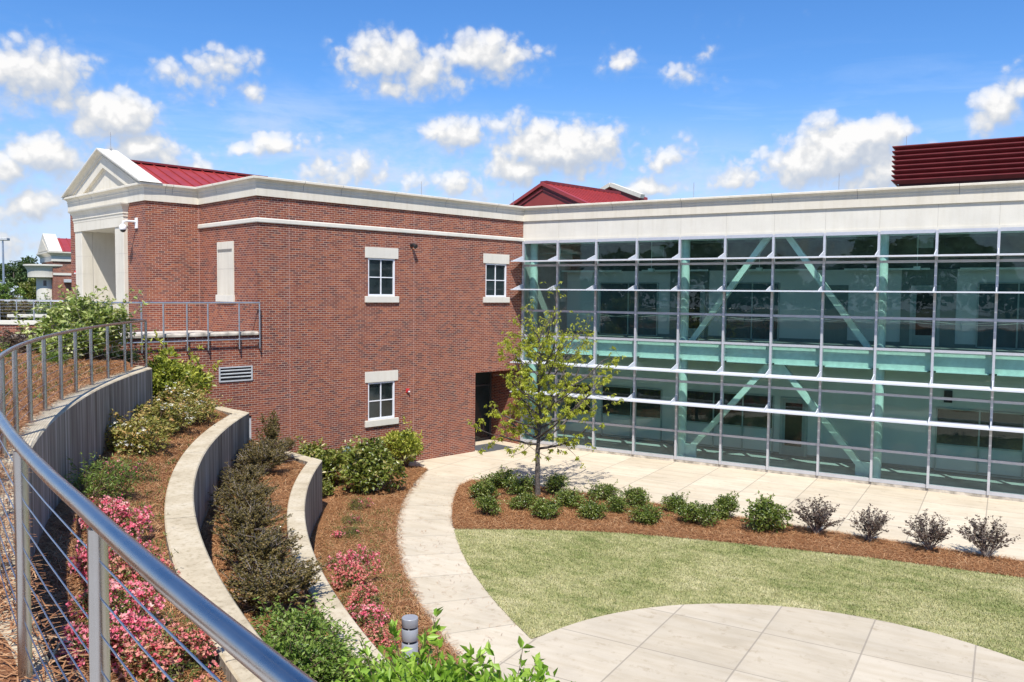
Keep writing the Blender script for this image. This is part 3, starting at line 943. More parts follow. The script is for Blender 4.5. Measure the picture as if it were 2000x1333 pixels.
# louvre vent
mb = MB()
a, b, c, d = 11.69, 12.757, 3.352, 3.805
for q in ((a, a + 0.04, c, d), (b - 0.04, b, c, d), (a + 0.04, b - 0.04, c, c + 0.04), (a + 0.04, b - 0.04, d - 0.04, d)):
    mb.sbox(q[0], q[1], -0.01, 0.03, q[2], q[3])
ven = mb.build('vent_frame', GREYPAINT, bb)
MB().sbox(a + 0.03, b - 0.03, -0.005, 0.004, c + 0.03, d - 0.03).build('vent_void', DARKVOID, ven)
mb = MB()
for k in range(3):
    z = c + 0.115 + k * 0.103
    mb.hexa([P(a + 0.04, 0.006, z + 0.03), P(b - 0.04, 0.006, z + 0.03), P(b - 0.04, 0.026, z), P(a + 0.04, 0.026, z), P(a + 0.04, 0.006, z + 0.037), P(b - 0.04, 0.006, z + 0.037), P(b - 0.04, 0.027, z + 0.026), P(a + 0.04, 0.027, z + 0.026)])
mb.build('vent_blade', GREYPAINT, ven)
# service door in the lower wall
mb = MB()
for q in ((11.72, 11.80, 0.0, 2.20), (12.58, 12.66, 0.0, 2.20), (11.80, 12.58, 2.12, 2.20)):
    mb.sbox(q[0], q[1], -0.13, -0.03, q[2], q[3])
dr = mb.build('door_frame', GREYPAINT, bb)
MB().sbox(11.80, 12.58, -0.115, -0.075, 0.0, 2.12).build('door_leaf', plain('pale_door_paint', (0.55, 0.56, 0.57), 0.5), dr)
MB().sbox(11.72, 12.66, -0.135, -0.02, 2.20, 2.268).build('door_head', DARKVOID, dr)
for z in (0.35, 1.1, 1.85): MB().sbox(11.785, 11.815, -0.076, -0.055, z, z + 0.1).build('hinge', ALU, dr)
# entrance recess
mb = MB()
for q in ((0.153, 0.25, 0.02, 3.0), (1.30, 1.36, 0.02, 3.0), (2.42, 2.517, 0.02, 3.0), (0.25, 2.42, 2.92, 3.0), (0.25, 2.42, 0.02, 0.10), (0.25, 2.42, 2.26, 2.32)):
    mb.sbox(q[0], q[1], -1.70, -1.62, q[2], q[3])
ed = mb.build('entrance_door', plain('dark_bronze_frame', (0.07, 0.07, 0.072), 0.35, 0.3), bb)
MB().sbox(0.2, 2.45, -1.69, -1.66, 0.05, 2.95).build('pane', WPANE, ed)
MB().sbox(0.155, 2.515, -1.72, -1.70, 0.0, 3.03).build('backing', DARKVOID, ed)
# portico surround
mb = MB()
for t0, t1 in ((1.45, 2.2), (5.28, 5.95)):
    mb.obox(GP, TD, NO, t0, t1, -0.25, 0.13, 4.15, 8.2)
mb.obox(GP, TD, NO, 1.42, 5.98, -0.25, 0.16, 8.2, 8.53)
po = mb.build('portico_surround', STONE, bb, bevel=0.01)
q = [G(6.0, -0.02, 0)[:2], G(6.0, 0.16, 0)[:2], G(1.4, 0.16, 0)[:2], G(1.4, -0.02, 0)[:2]]
MB().sweep(q, [(-0.14, 8.532), (0.005, 8.532), (0.007, 8.62), (0.03, 8.64), (0.03, 8.665), (0.015, 8.68), (0.03, 8.78), (0.075, 8.87), (0.14, 8.93), (0.15, 8.972), (-0.14, 8.972)]).build('portico_crown', STONE, po)
mb = MB()
mb.face(G(5.28, -0.25, 4.15), G(5.28, -3.4, 4.15), G(5.28, -3.4, 8.2), G(5.28, -0.25, 8.2))
mb.face(G(2.2, -0.25, 4.15), G(2.2, -0.25, 8.2), G(2.2, -3.4, 8.2), G(2.2, -3.4, 4.15))
mb.face(G(2.2, -3.4, 4.15), G(2.2, -3.4, 8.2), G(5.28, -3.4, 8.2), G(5.28, -3.4, 4.15))
mb.face(G(2.2, 0.1, 8.198), G(2.2, -3.4, 8.198), G(5.28, -3.4, 8.198), G(5.28, 0.1, 8.198))
mb.build('portico_niche', STONE, po, recalc=False)
MB().obox(GP, TD, NO, 1.2, 6.2, -3.4, 1.2, 4.2, 4.62).build('portico_floor', UPPAVE, po)
PJ = plain('pale_joint', (0.47, 0.44, 0.38), 0.9)
for z in (5.4, 6.65, 7.3):
    for t0, t1 in ((1.45, 2.2), (5.28, 5.95)):
        MB().obox(GP, TD, NO, t0 - 0.002, t1 + 0.002, -0.2, 0.133, z, z + 0.007).build('joint', PJ, po)
# pediment
ZB, ZA, TC, HW = 9.565, 11.0, GW / 2, GW / 2 + 0.2


def chevron(prof, closed=True):
    """sweep prof [(down, outward)] along the two raking legs, mitred at the apex"""
    sl = math.atan2(ZA - ZB, HW); cs, sn_ = math.cos(sl), math.sin(sl)
    mb_ = MB(); m = len(prof); ext = 0.9
    for k in range(3):
        for dn, o in prof:
            if k == 1:
                t, z = TC, ZA - dn / cs
            else:
                sg = -1 if k == 0 else 1
                # base point moved along the leg, then in by dn at right angles
                t = TC + sg * (HW + ext * cs) - sg * dn * sn_
                z = ZB - ext * sn_ - dn * cs
            mb_.v.append(tuple(G(t, o, z)))
    for k in range(2):
        for j in range(m if closed else m - 1):
            a = k * m + j; b = k * m + (j + 1) % m
            mb_.f.append((a, b, b + m, a + m))
    return mb_


def cut_low(o, z=9.556):
    bm = bmesh.new(); bm.from_mesh(o.data)
    bmesh.ops.bisect_plane(bm, geom=bm.verts[:] + bm.edges[:] + bm.faces[:], plane_co=(0, 0, z), plane_no=(0, 0, 1), clear_inner=True)
    bmesh.ops.holes_fill(bm, edges=[e for e in bm.edges if e.is_boundary], sides=0)
    bmesh.ops.recalc_face_normals(bm, faces=bm.faces)
    bm.to_mesh(o.data); bm.free()
    return o


tym = MB()
tri = [(TC - HW + 0.1, ZB), (TC + HW - 0.1, ZB), (TC, ZA - 0.05)]
tym.v = [tuple(G(t, -0.07, z)) for t, z in tri] + [tuple(G(t, -0.40, z)) for t, z in tri]
tym.f = [(0, 1, 2), (5, 4, 3), (0, 3, 4, 1), (1, 4, 5, 2), (2, 5, 3, 0)]
pd = tym.build('pediment', STONE, bb)
cut_low(chevron([(0, 0.24), (0.055, 0.24), (0.06, 0.22), (0.075, 0.16), (0.11, 0.10), (0.16, 0.07), (0.20, 0.06), (0.21, 0.085), (0.235, 0.085), (0.24, 0.05), (0.30, 0.045), (0.31, 0.05), (0.60, 0.05), (0.61, -0.05), (0.69, -0.06), (0.70, -0.09), (0.0, -0.09)]).build('raking_cornice', STONE, pd))
cut_low(chevron([(-0.012, 0.25), (0.03, 0.25), (0.03, -0.46), (-0.012, -0.46)]).build('raking_coping', STONE2, pd))
# red standing seam roof behind the pediment
SLP = (ZA - ZB) / HW
ZR = 10.66
mb = MB()
ev = 3.3
for sg in (-1, 1):
    p = [G(TC, -0.42, ZR), G(TC, -6.3, ZR), G(TC + sg * ev, -6.3, ZR - ev * SLP), G(TC + sg * ev, -0.42, ZR - ev * SLP)]
    mb.face(*p)
    dwn = [q_ - UPV * 0.05 for q_ in p]
    mb.face(*dwn[::-1])
rf = mb.build('standing_seam_roof', REDROOF, bb, recalc=False)
mb = MB()
k = -0.75
while k > -6.3:
    for sg in (-1, 1):
        mb.bar(G(TC + sg * 0.1, k, ZR - 0.1 * SLP + 0.02), G(TC + sg * ev, k, ZR - ev * SLP + 0.02), 0.03, 0.05)
    k -= 0.46
mb.build('seam', REDROOF, rf)
MB().bar(G(TC, -0.42, ZR + 0.03), G(TC, -6.3, ZR + 0.03), 0.34, 0.07).build('ridge_cap', MAROON, rf)

# ------------------------------------------------------------------ glazed wing
gb = thing('glazed_building', 'two storey building with a tinted glass curtain wall and cream fascia', 'building', (11, 4, 0))
XM = [0.05] + [1.605 + 1.654 * k for k in range(14)]
ZT = [0.154, 1.137, 2.955, 4.414, 5.415, 7.211, 8.139]
sub_sweep(CPATH, FRZ, 5, 6).build('frieze', STONE, gb)
cr2 = sub_sweep(CPATH, CRN, 5, 6).build('crown_cornice', STONE, gb)
crown_joints(cr2, [((x, 0, 0), (1, 0, 0)) for x in (1.6, 3.9, 6.6, 9.8, 12.5, 15.4, 18.5)])
mb = MB().box((0.004, 0.005, 8.272), (24.5, 0.45, 8.976)).box((0.004, -0.03, 8.165), (24.5, 0.44, 8.27))
fas = mb.build('fascia', STONE2, gb)
mb = MB()
for x in XM[1:]: mb.box((x - 0.004, 0.001, 8.272), (x + 0.004, 0.01, 8.974))
mb.build('joint', plain('fascia_joint', (0.40, 0.38, 0.33), 0.9), fas)
cw = None
for z in ZT:
    mb = MB()
    for i in range(len(XM) - 1):
        hh = 0.04 if 0.2 < z < 8 else 0.055
        mb.box((XM[i] + 0.036, -0.055, z - hh), (XM[i + 1] - 0.036, 0.075, z + hh))
    if cw is None: cw = mb.build('curtain_wall', ALU, gb)
    else: mb.build('transom', ALU, cw)
for x in XM:
    MB().box((x - 0.036, -0.10, 0.10), (x + 0.036, 0.08, 8.163)).build('mullion', ALU, cw)
for i in range(len(XM) - 1):
    for j in range(len(ZT) - 1):
        MB().face((XM[i] + 0.02, 0.01, ZT[j]), (XM[i + 1] - 0.02, 0.01, ZT[j]), (XM[i + 1] - 0.02, 0.01, ZT[j + 1]), (XM[i] + 0.02, 0.01, ZT[j + 1])).build('glass_pane', GLASS, cw, recalc=False)
mb = MB().box((0.0, -0.05, -0.05), (24.5, 0.3, 0.098))
mb.build('kerb', STAINC, gb, bevel=0.006)
# sunshades: four rows of sloping blades on fins
for zt in (7.36, 6.25, 3.38, 2.215):
    mb = MB()
    def zs(y, zt=zt): return zt + 0.012 * (1 + y / 0.88)
    mb.box((-0.04, -0.885, zt - 0.022), (24.5, -0.80, zt + 0.018))
    for k in range(4):
        y1 = -0.115 - k * 0.173; y0 = y1 - 0.138
        za, zb = zs(y0) - 0.012, zs(y1) + 0.012
        mb.hexa([(-0.02, y0, za - 0.008), (24.5, y0, za - 0.008), (24.5, y1, zb - 0.008), (-0.02, y1, zb - 0.008), (-0.02, y0, za + 0.008), (24.5, y0, za + 0.008), (24.5, y1, zb + 0.008), (-0.02, y1, zb + 0.008)])
    sh = mb.build('sunshade', SHADEM, gb)
    for x in XM:
        pr = [(-0.10, zt + 0.01), (-0.10, zt + 0.22), (-0.15, zt + 0.22), (-0.80, zt + 0.045), (-0.86, zt + 0.025), (-0.86, zt - 0.01)]
        m2 = MB(); n = len(pr)
        m2.v = [(x - 0.014, y, z) for y, z in pr] + [(x + 0.014, y, z) for y, z in pr]
        m2.f = [tuple(range(n)), tuple(2 * n - 1 - j for j in range(n))] + [(j, j + n, (j + 1) % n + n, (j + 1) % n) for j in range(n)]
        m2.build('bracket', SHADEM, sh)
# inside
MB().box((0.0, 0.32, -0.05), (24.5, 9, 0.15)).build('ground_floor', CARPET, gb)
MB().box((0.0, 0.55, 3.95), (24.5, 9, 4.42)).build('upper_floor', CARPET, gb)
MB().box((0.0, 0.553, 3.70), (24.5, 8.9, 3.945)).build('lower_ceiling', CEIL, gb)
mb = MB().box((0.0, 0.46, 8.42), (24.5, 9, 8.95)).box((0.0, 9.0, -0.05), (24.5, 9.2, 9.0)).box((24.5, 0.02, -0.05), (24.7, 9.2, 9.0)).box((-0.25, 0.12, -0.05), (-0.003, 9.2, 8.95))
mb.build('roof_structure', CEIL, gb)
mb = MB()
mb.box((0.0, 0.20, 3.78), (24.5, 0.225, 4.40))
sp = mb.build('spandrel_beam', SLABF, gb)
mb = MB()
for i in range(len(XM) - 1):
    mb.box((XM[i] + 0.1, 0.09, 3.742), (XM[i + 1] - 0.12, 0.40, 3.777))
mb.build('beam_flange', TEAL, sp)
mb = MB().box((0.0, 2.6, 0.15), (24.5, 2.75, 3.70)).box((0.0, 2.6, 4.42), (24.5, 2.75, 7.05))
iw = mb.build('interior_wall', INWALL, gb)
mb = MB().box((0.0, 2.585, 0.152), (24.5, 2.598, 0.27)).box((0.0, 2.585, 4.422), (24.5, 2.598, 4.54))
mb.box((5.27, 2.57, 4.43), (6.83, 2.597, 7.045)).box((13.62, 2.57, 4.43), (15.3, 2.597, 7.045))
mb.build('grey_panel', INWALL2, iw)
mb = MB().box((0, 2.8, 7.05), (24.5, 2.9, 8.42)).box((0, 1.35, 8.05), (24.5, 1.75, 8.40))
mb.build('plenum', CEIL, gb)
# interior glazed screens and doors: (x0, x1, z0, z1, kind)
for x0, x1, z0, z1, kind in ((2.25, 4.75, 4.45, 6.57, 'w'), (7.53, 9.5, 4.45, 6.58, 'w'), (15.94, 20.5, 4.45, 6.59, 'w'), (11.0, 11.9, 4.45, 6.5, 'b'),
                             (5.90, 6.60, 4.45, 6.5, 'd'), (14.0, 14.75, 4.45, 6.5, 'd'),
                             (0.6, 1.9, 1.1, 2.3, 'l'), (2.4, 5.0, 0.22, 2.3, 'l'), (6.0, 9.4, 0.22, 2.36, 'l'), (14.85, 22.5, 0.22, 2.34, 'l'), (9.75, 10.55, 0.2, 2.35, 'd')):
    mb = MB(); f_ = 0.05
    y0, y1 = 2.54, 2.597
    if kind in 'wl':
        nx = max(1, round((x1 - x0) / 1.25)); xs = [x0 + (x1 - x0) * k / nx for k in range(nx + 1)]
        for x in xs: mb.box((x - f_ / 2, y0, z0), (x + f_ / 2, y1, z1))
        zs_ = [z0, z1] + ([1.12] if kind == 'l' else [z0 + 0.95])
        for z in zs_:
            for k in range(nx): mb.box((xs[k] + f_ / 2, y0 + 0.004, z - f_ / 2), (xs[k + 1] - f_ / 2, y1, z + f_ / 2))
        sc = mb.build('interior_screen', INFRAME, iw)
        if kind == 'w': MB().box((x0, 2.575, z0), (x1, 2.59, z1)).build('screen_glass', INBLUE, sc)
        else: MB().box((x0, 2.575, max(z0, 1.14)), (x1, 2.59, z1)).build('screen_glass', INDARK, sc)
    elif kind == 'b':
        MB().box((x0, 2.58, z0), (x1, 2.597, z1)).build('wall_panel', INWALL2, iw)
    else:
        for q in ((x0 - 0.09, x0, z0, z1), (x1, x1 + 0.09, z0, z1), (x0, x1, z1 - 0.06, z1)): mb.box((q[0], y0, q[2]), (q[1], y1, q[3]))
        sc = mb.build('interior_door', INFRAME, iw)
        MB().box((x0, 2.56, z0), (x1, 2.59, z1 - 0.06)).build('door_leaf', plain('teal_grey_leaf', (0.26, 0.33, 0.33), 0.5), sc)
        MB().box((x0 + 0.1, 2.552, z0 + 0.35), (x1 - 0.1, 2.559, z1 - 0.2)).build('door_glass', plain('black_door_glass', (0.006, 0.007, 0.008), 0.3), sc)
# steel columns and braces
for x in (0.22, 6.585, 13.25, 19.85):
    MB().tube([(x, 0.52, 0.15), (x, 0.52, 8.42)], 0.165, 20, False).build('column', TEAL, gb, smooth=True)
for p, q in (((6.75, 0.55, 4.2), (9.62, 0.55, 8.25)), ((10.15, 0.55, 8.25), (12.98, 0.55, 4.3)), ((6.75, 0.55, 0.25), (9.72, 0.55, 3.72)), ((10.08, 0.55, 3.72), (13.0, 0.55, 0.2)),
             ((19.98, 0.55, 0.25), (23.0, 0.55, 3.72)), ((19.98, 0.55, 4.2), (23.0, 0.55, 8.25))):
    MB().bar(p, q, 0.20, 0.20, Vector((0, 1, 0))).build('brace', TEAL, gb)
MB().box((6.62, 0.475, 0.152), (7.15, 0.605, 0.62)).build('gusset_plate', TEAL, gb)
MB().box((12.62, 0.475, 0.152), (13.15, 0.605, 0.62)).build('gusset_plate', TEAL, gb)
MB().box((9.6, 0.475, 3.35), (10.2, 0.605, 3.69)).build('gusset_plate', TEAL, gb)
for x0, x1 in ((0.6, 3.3), (4.2, 6.9), (8.0, 10.7), (11.8, 14.5), (15.4, 18.1), (19, 21.7)):
    MB().box((x0, 2.2, 7.02), (x1, 2.3, 7.08)).build('light_bar', TEAL, gb)
mb = MB()
for x, z in ((5.2, 7.75), (1.3, 7.7), (14.4, 7.9)):
    mb.box((x - 0.25, 1.28, z - 0.2), (x + 0.25, 1.345, z + 0.2))
mb.box((0.2, 1.0, 7.7), (1.9, 1.02, 7.76))
mb.build('duct_grille', plain('galvanised_duct', (0.28, 0.31, 0.30), 0.6), gb)
mb = MB()
mb.tube([(0.4, 1.0, 8.15), (24.4, 1.0, 8.15)], 0.05, 8)
for x in (5.0, 9.1, 14.2): mb.tube([(x, 1.2, 8.4), (x, 1.2, 7.1)], 0.012, 6).box((x - 0.1, 1.1, 6.98), (x + 0.1, 1.3, 7.1))
mb.build('pipework', SLABF, gb)
mb = MB()
for x in XM[:-1]:
    pass
for (x0, x1) in ((1.7, 6.3), (6.8, 13.0), (13.5, 22)):
    n = int((x1 - x0) * 4)
    for ph in (0, 1.7):
        mb.tube([(x0 + (x1 - x0) * k / n, 0.75, 5.28 + 0.05 * math.sin(k * 0.24 * 4 / 2 + ph)) for k in range(n + 1)], 0.006, 5)
mb.build('draped_wire', TEAL, gb)
MB().box((15.05, 2.545, 2.55), (15.3, 2.597, 2.95)).build('wall_speaker', BLACK, iw)
# roof screen
mb = MB()
for k in range(8):
    z = 10.40 + k * 0.181
    mb.sweep([(12.95, 11), (12.95, 6.1), (24.5, 6.1)], [(0, z), (0.17, z + 0.135), (0.17, z + 0.172), (0, z + 0.05)])
rs = mb.build('roof_screen', MAROON, gb)
MB().box((13.02, 6.17, 9.0), (24.5, 11, 11.74)).build('screen_backing', plain('dark_maroon', (0.06, 0.012, 0.012), 0.7), rs)

# two red gables on the roofs behind
for nm, lab, s, nA, zA, half, slope, L, cop_ in (('roof_gable', 'dark red metal gable with a standing seam roof, left of the two behind the cornice', -12.0, -10.32, 12.56, 4.1, 0.415, 7, False),
                                                ('roof_gable', 'smaller red gable with a cream coping, right of the two behind the cornice', -24.0, -14.8, 13.9, 2.4, 0.37, 0.7, True)):
    t = thing(nm, lab, 'roof gable', P(s, nA, 8.9), 'red gables behind the cornice')
    e0, e1 = nA - half, nA + half; zb = zA - half * slope
    mb = MB()
    a = [P(s, e0, 8.9), P(s, e1, 8.9), P(s, e1, zb), P(s, nA, zA), P(s, e0, zb)]
    mb.face(*a); mb.face(*[p - DU * L for p in a][::-1])
    mb.face(a[1], a[1] - DU * L, a[2] - DU * L, a[2]); mb.face(a[4], a[4] - DU * L, a[0] - DU * L, a[0])
    mb.build('gable_wall', REDWALL, t, recalc=True)
    mb = MB()
    off = 0.10
    for sg, e in ((1, e1), (-1, e0)):
        n1 = nA + sg * (half + 0.25); z1 = zA - (half + 0.25) * slope + off
        q = [P(s + 0.15, nA, zA + off), P(s + 0.15, n1, z1), P(s - L, n1, z1), P(s - L, nA, zA + off)]
        mb.face(*q); mb.face(*[p - UPV * 0.09 for p in q][::-1])
        mb.face(q[0], q[1], q[1] - UPV * 0.2, q[0] - UPV * 0.2)
        mb.face(q[1], q[2], q[2] - UPV * 0.2, q[1] - UPV * 0.2)
    rr = mb.build('gable_roof', REDROOF, t, recalc=False)
    mb = MB(); k = 0.35
    while k < L:
        for sg in (1, -1):
            mb.bar(P(s - k, nA, zA + off + 0.02), P(s - k, nA + sg * (half + 0.25), zA - (half + 0.25) * slope + off + 0.02), 0.03, 0.05)
        k += 0.42
    mb.build('seam', REDROOF, rr)
    if cop_:
        mb = MB()
        for sg in (1, -1):
            mb.bar(P(s + 0.1, nA, zA + off + 0.08), P(s + 0.1, nA + sg * (half + 0.4), zA - (half + 0.4) * slope + off + 0.08), 0.45, 0.28)
        mb.build('coping', STONE2, t)
    else:
        mb = MB()
        for sg in (1, -1):
            mb.bar(P(s + 0.03, nA, zA - 0.32), P(s + 0.03, nA + sg * half, zA - half * slope - 0.32), 0.06, 0.10)
        mb.bar(P(s, nA, zA + 0.1), P(s - L, nA, zA + 0.1), 0.5, 0.16)
        mb.build('gable_trim', MAROON, t)
# lightning rods on the parapets
ROD = plain('grey_rod', (0.35, 0.36, 0.38), 0.5, 0.5)
for lab, p, h in (('thin lightning rod on the brick wing cornice', P(4.9, -0.35, 9.55), 0.55), ('thin lightning rod on the cornice left of the cloud over the glass wing', (6.9, 0.35, 9.55), 0.6),
                  ('thin lightning rod on the glass wing cornice, left of the red roof screen', (11.85, 0.35, 9.55), 0.6), ('thin rod above the left end of the red roof screen', (13.2, 6.6, 11.7), 0.6),
                  ('thin rod standing on the portico pediment coping', G(TC - 0.1, -0.2, 11.0), 0.6), ('short pale rod against the larger red gable', P(-10.5, -11.3, 10.4), 1.6)):
    mb = MB().tube([p, Vector(p) + UPV * h], 0.009, 6).lathe(p, [(0.04, 0), (0.04, 0.03), (0.012, 0.05)], 8)
    tag(mb.build('lightning_rod', ROD), lab, 'lightning rod', 'lightning rods on the roofs')
# ------------------------------------------------------------------ guardrails
def guardrail_main():
    zc, zr = 4.2, 5.32
    def rad(a): return float(np.interp(a, [-142, -133, -124, -113, -109, -106, -100], [33.40, 33.42, 33.46, 33.475, 33.505, 33.565, 33.64]))
    t = thing('guardrail', 'curved stainless steel guardrail with thin cables on the tallest concrete wall', 'guardrail', pol(33.45, -125, zc))
    angs = np.arange(-142.2, -87.9, 0.4)
    end = pol(rad(-142.2), -142.2, zr); ret = P(16.35, 1.0, zr)
    MB().tube([ret, end + (ret - end).normalized() * 0.06] + [pol(rad(a), a, zr) for a in angs], 0.0285, 18).build('top_rail', STEEL, t, smooth=True)
    pa = [-142.2, -139.41, -137.17, -134.98, -132.89, -130.9, -128.62, -126.52, -124.31, -121.9, -119.4, -116.85, -114.28, -111.35, -108.65, -105.2, -103.0, -101.0, -99.2, -96.7, -94.2, -91.7]
    for a in pa:
        mb = MB().tube([pol(rad(a), a, zc - 0.02), pol(rad(a), a, zr - 0.025)], 0.0305, 16).lathe(pol(rad(a), a, zc - 0.002), [(0.055, 0), (0.055, 0.012), (0.034, 0.016), (0.034, 0.02)], 16)
        mb.build('post', STEEL, t, smooth=True)
    for k in range(8):
        z = zr - 0.125 - k * 0.118
        MB().tube([pol(rad(a), a, z) for a in angs[::2]], 0.0032, 6).build('cable', CABLE, t, smooth=True)
    for p in (P(16.33, 3.0, 0), P(16.34, 1.0, 0)):
        MB().tube([(p.x, p.y, zc), (p.x, p.y, zr)], 0.028, 12).build('post', STEEL, t, smooth=True)


guardrail_main()


def straight_rail(label, a, b, z0, z1, npost, rail=0.025, post=0.022, cables=0, low=None, brackets=None, mat=GALV, group=None):
    a, b = Vector(a), Vector(b)
    t = thing('guardrail', label, 'guardrail', (*((a + b) / 2)[:2], z0), group)
    MB().tube([(a.x, a.y, z1), (b.x, b.y, z1)], rail, 12).build('top_rail', mat, t, smooth=True)
    pts = npost if hasattr(npost, '__len__') else [k / (npost - 1) for k in range(npost)]
    for f in pts:
        p = a.lerp(b, f)
        mb = MB().tube([(p.x, p.y, z0), (p.x, p.y, z1)], post, 10)
        if brackets:
            for z in (z0 + 0.06, z0 + 0.17):
                q = Vector((p.x, p.y, z)); mb.bar(q, q - NB * brackets, 0.03, 0.025)
        mb.build('post', mat, t, smooth=True)
    if low: MB().tube([(a.x, a.y, low), (b.x, b.y, low)], rail * 0.8, 10).build('lower_rail', mat, t, smooth=True)
    for k in range(cables):
        z = z1 - (k + 1) * (z1 - z0 - 0.05) / (cables + 1)
        MB().tube([(a.x, a.y, z), (b.x, b.y, z)], 0.004, 5).build('cable', CABLE, t)
    return t


L0, L1 = 11.50, 16.6
straight_rail('galvanised rail bolted to the brick wall along the balcony edge', P(L0, 0.13, 0), P(L1, 0.13, 0), 4.33, 5.72,
              [(s - L0) / (L1 - L0) for s in (11.50, 12.16, 13.126, 13.745, 14.413, 15.015, 15.8, 16.55)], low=4.62, brackets=0.13, cables=0)

# far low wall with its rails
FA, FB = Vector((-22.0, -15.2, 0)), Vector((-11.6, -8.55, 0))
fd = (FB - FA).normalized(); fn = Vector((fd.y, -fd.x, 0))
ln = (FB - FA).length
t = thing('low_wall', 'low brick wall with a pale coping beyond the upper paving, under the far railing', 'low wall', (FA + FB) / 2 + UPV * 4.18)
MB().obox(FA, fd, fn, 0, ln, -0.25, 0, 4.15, 4.70).build('brick_body', BRICK, t)
MB().obox(FA, fd, fn, -0.03, ln + 0.03, -0.29, 0.045, 4.70, 4.86).build('coping', STONE2, t, bevel=0.01)
straight_rail('far railing standing on the low brick wall coping', FA - fn * 0.12, FB - fn * 0.12, 4.85, 5.64, 20, 0.022, 0.022, 5, group='railings round the far planting')
B0, B1 = Vector((-25.8, -8.9, 0)), Vector((-19.6, -3.5, 0))
straight_rail('thinner railing set back behind the far railing', B0, B1, 4.2, 5.5, 8, 0.02, 0.018, 0, group='railings round the far planting')
t = thing('bench', 'pale concrete slab bench behind the far railing', 'bench', (-20.4, -8.0, 4.19))
bd = Vector((0.86, 0.51, 0)); bn = Vector((0.51, -0.86, 0)); bo = Vector((-20.6, -8.2, 0))
MB().obox(bo, bd, bn, -0.9, 0.9, -0.25, 0.25, 4.82, 4.95).build('seat', STONE2, t, bevel=0.01)
for u in (-0.65, 0.65): MB().obox(bo, bd, bn, u - 0.1, u + 0.1, -0.2, 0.2, 4.18, 4.82).build('leg', CONC, t)
t = thing('litter_bin', 'dark green litter bin with a raised flat lid beyond the pale leafy shrub', 'litter bin', (-14.9, -9.6, 4.19))
lo = Vector((-14.9, -9.6, 4.185))
MB().lathe(lo, [(0.26, 0), (0.29, 0.04), (0.31, 0.75), (0.33, 0.78), (0.33, 0.84), (0.27, 0.84), (0.25, 0.5)], 20).build('bin_body', GREENCAN, t, smooth=True)
MB().lathe(lo + UPV * 1.02, [(0.33, 0.0), (0.33, 0.03), (0.2, 0.07), (0.02, 0.09)], 20).build('lid', GREENCAN, t, smooth=True)
for k in range(3):
    a_ = k * 2.1 + 0.4
    MB().tube([lo + Vector((0.29 * math.cos(a_), 0.29 * math.sin(a_), 0.82)), lo + Vector((0.29 * math.cos(a_), 0.29 * math.sin(a_), 1.03))], 0.014, 8).build('lid_support', GREENCAN, t)

# ------------------------------------------------------------------ far building
fa = R(7.5)
V0 = Vector((-0.866, 0.5, 0)); A0 = Vector((0.5, 0.866, 0))
FX = (A0 * math.cos(fa) + V0 * math.sin(fa)).normalized(); FY = Vector((FX.y, -FX.x, 0))
FO = Vector((-54.5, 12.6, 0))
t = thing('far_building', 'distant brick and cream building with a red roof and a curved canopy, beyond the portico', 'building', (-54.5, 12.6, 4.18))
MB().obox(FO, FX, FY, 0, 26, -6.8, 0, 4.1, 8.55).build('brick_wall', BRICK, t)
MB().obox(FO, FX, FY, -0.12, 26, -6.9, 0.12, 8.55, 8.98).build('frieze', STONE2, t)
pth = [(FO - FY * 6.8)[:2], FO[:2], (FO + FX * 26)[:2]]
MB().sweep(pth, [(0.1, 8.985), (0.12, 8.99), (0.2, 9.1), (0.42, 9.28), (0.42, 9.38), (-0.3, 9.4), (-0.3, 8.985)]).build('crown_cornice', STONE, t)
MB().sweep(pth[1:], [(0.0, 7.35), (0.07, 7.35), (0.07, 7.55), (0.0, 7.55)]).build('string_course', STONE2, t)
mb = MB(); zr_, zb_ = 11.0, 9.4
def FP(u, v_, z): return FO + FX * u + FY * v_ + UPV * z
mb.face(FP(0.6, 0.0, 9.42), FP(26, 0.0, 9.42), FP(26, -3.4, zr_ - 0.25), FP(0.6, -3.4, zr_ - 0.25))
mb.face(FP(0.6, -6.8, 9.42), FP(0.6, -3.4, zr_ - 0.25), FP(26, -3.4, zr_ - 0.25), FP(26, -6.8, 9.42))
rr = mb.build('standing_seam_roof', REDROOF, t, recalc=False)
mb = MB()
for k in range(40): mb.bar(FP(1 + k * 0.6, 0.0, 9.45), FP(1 + k * 0.6, -3.4, zr_ - 0.22), 0.04, 0.06)
mb.build('seam', REDROOF, rr)
mb = MB()
pr = [(0.35, 9.4), (-3.4, zr_ + 0.1), (-7.15, 9.4)]
mb.v = [tuple(FP(-0.3, a, b)) for a, b in pr] + [tuple(FP(0.72, a, b)) for a, b in pr]
mb.f = [(0, 1, 2), (5, 4, 3), (0, 3, 4, 1), (1, 4, 5, 2), (2, 5, 3, 0)]
pg = mb.build('pediment', STONE2, t)
mb = MB()
pr = [(-0.6, 9.5), (-3.4, zr_ - 0.45), (-6.2, 9.5)]
mb.v = [tuple(FP(-0.31, a, b)) for a, b in pr] + [tuple(FP(-0.34, a, b)) for a, b in pr]
mb.f = [(2, 1, 0), (3, 4, 5), (0, 1, 4, 3), (1, 2, 5, 4), (2, 0, 3, 5)]
mb.build('tympanum_frame', STONE, pg)
co_ = FP(0.05, -1.95, 0)
cn = MB().lathe((co_.x, co_.y, 0), [(1.1, 4.1), (1.1, 7.15), (1.75, 7.16), (1.78, 7.75), (1.85, 7.9), (2.02, 8.12), (2.08, 8.15), (2.08, 8.28), (0.3, 8.32)], 40).build('curved_canopy', STONE2, t, smooth=True)
p = FP(1.25, 0.05, 7.0)
MB().obox(Vector((p.x, p.y, 0)), FX, FY, -0.45, 0.45, 0, 0.35, 6.72, 7.0).build('wall_light', GREYPAINT, t, bevel=0.02)
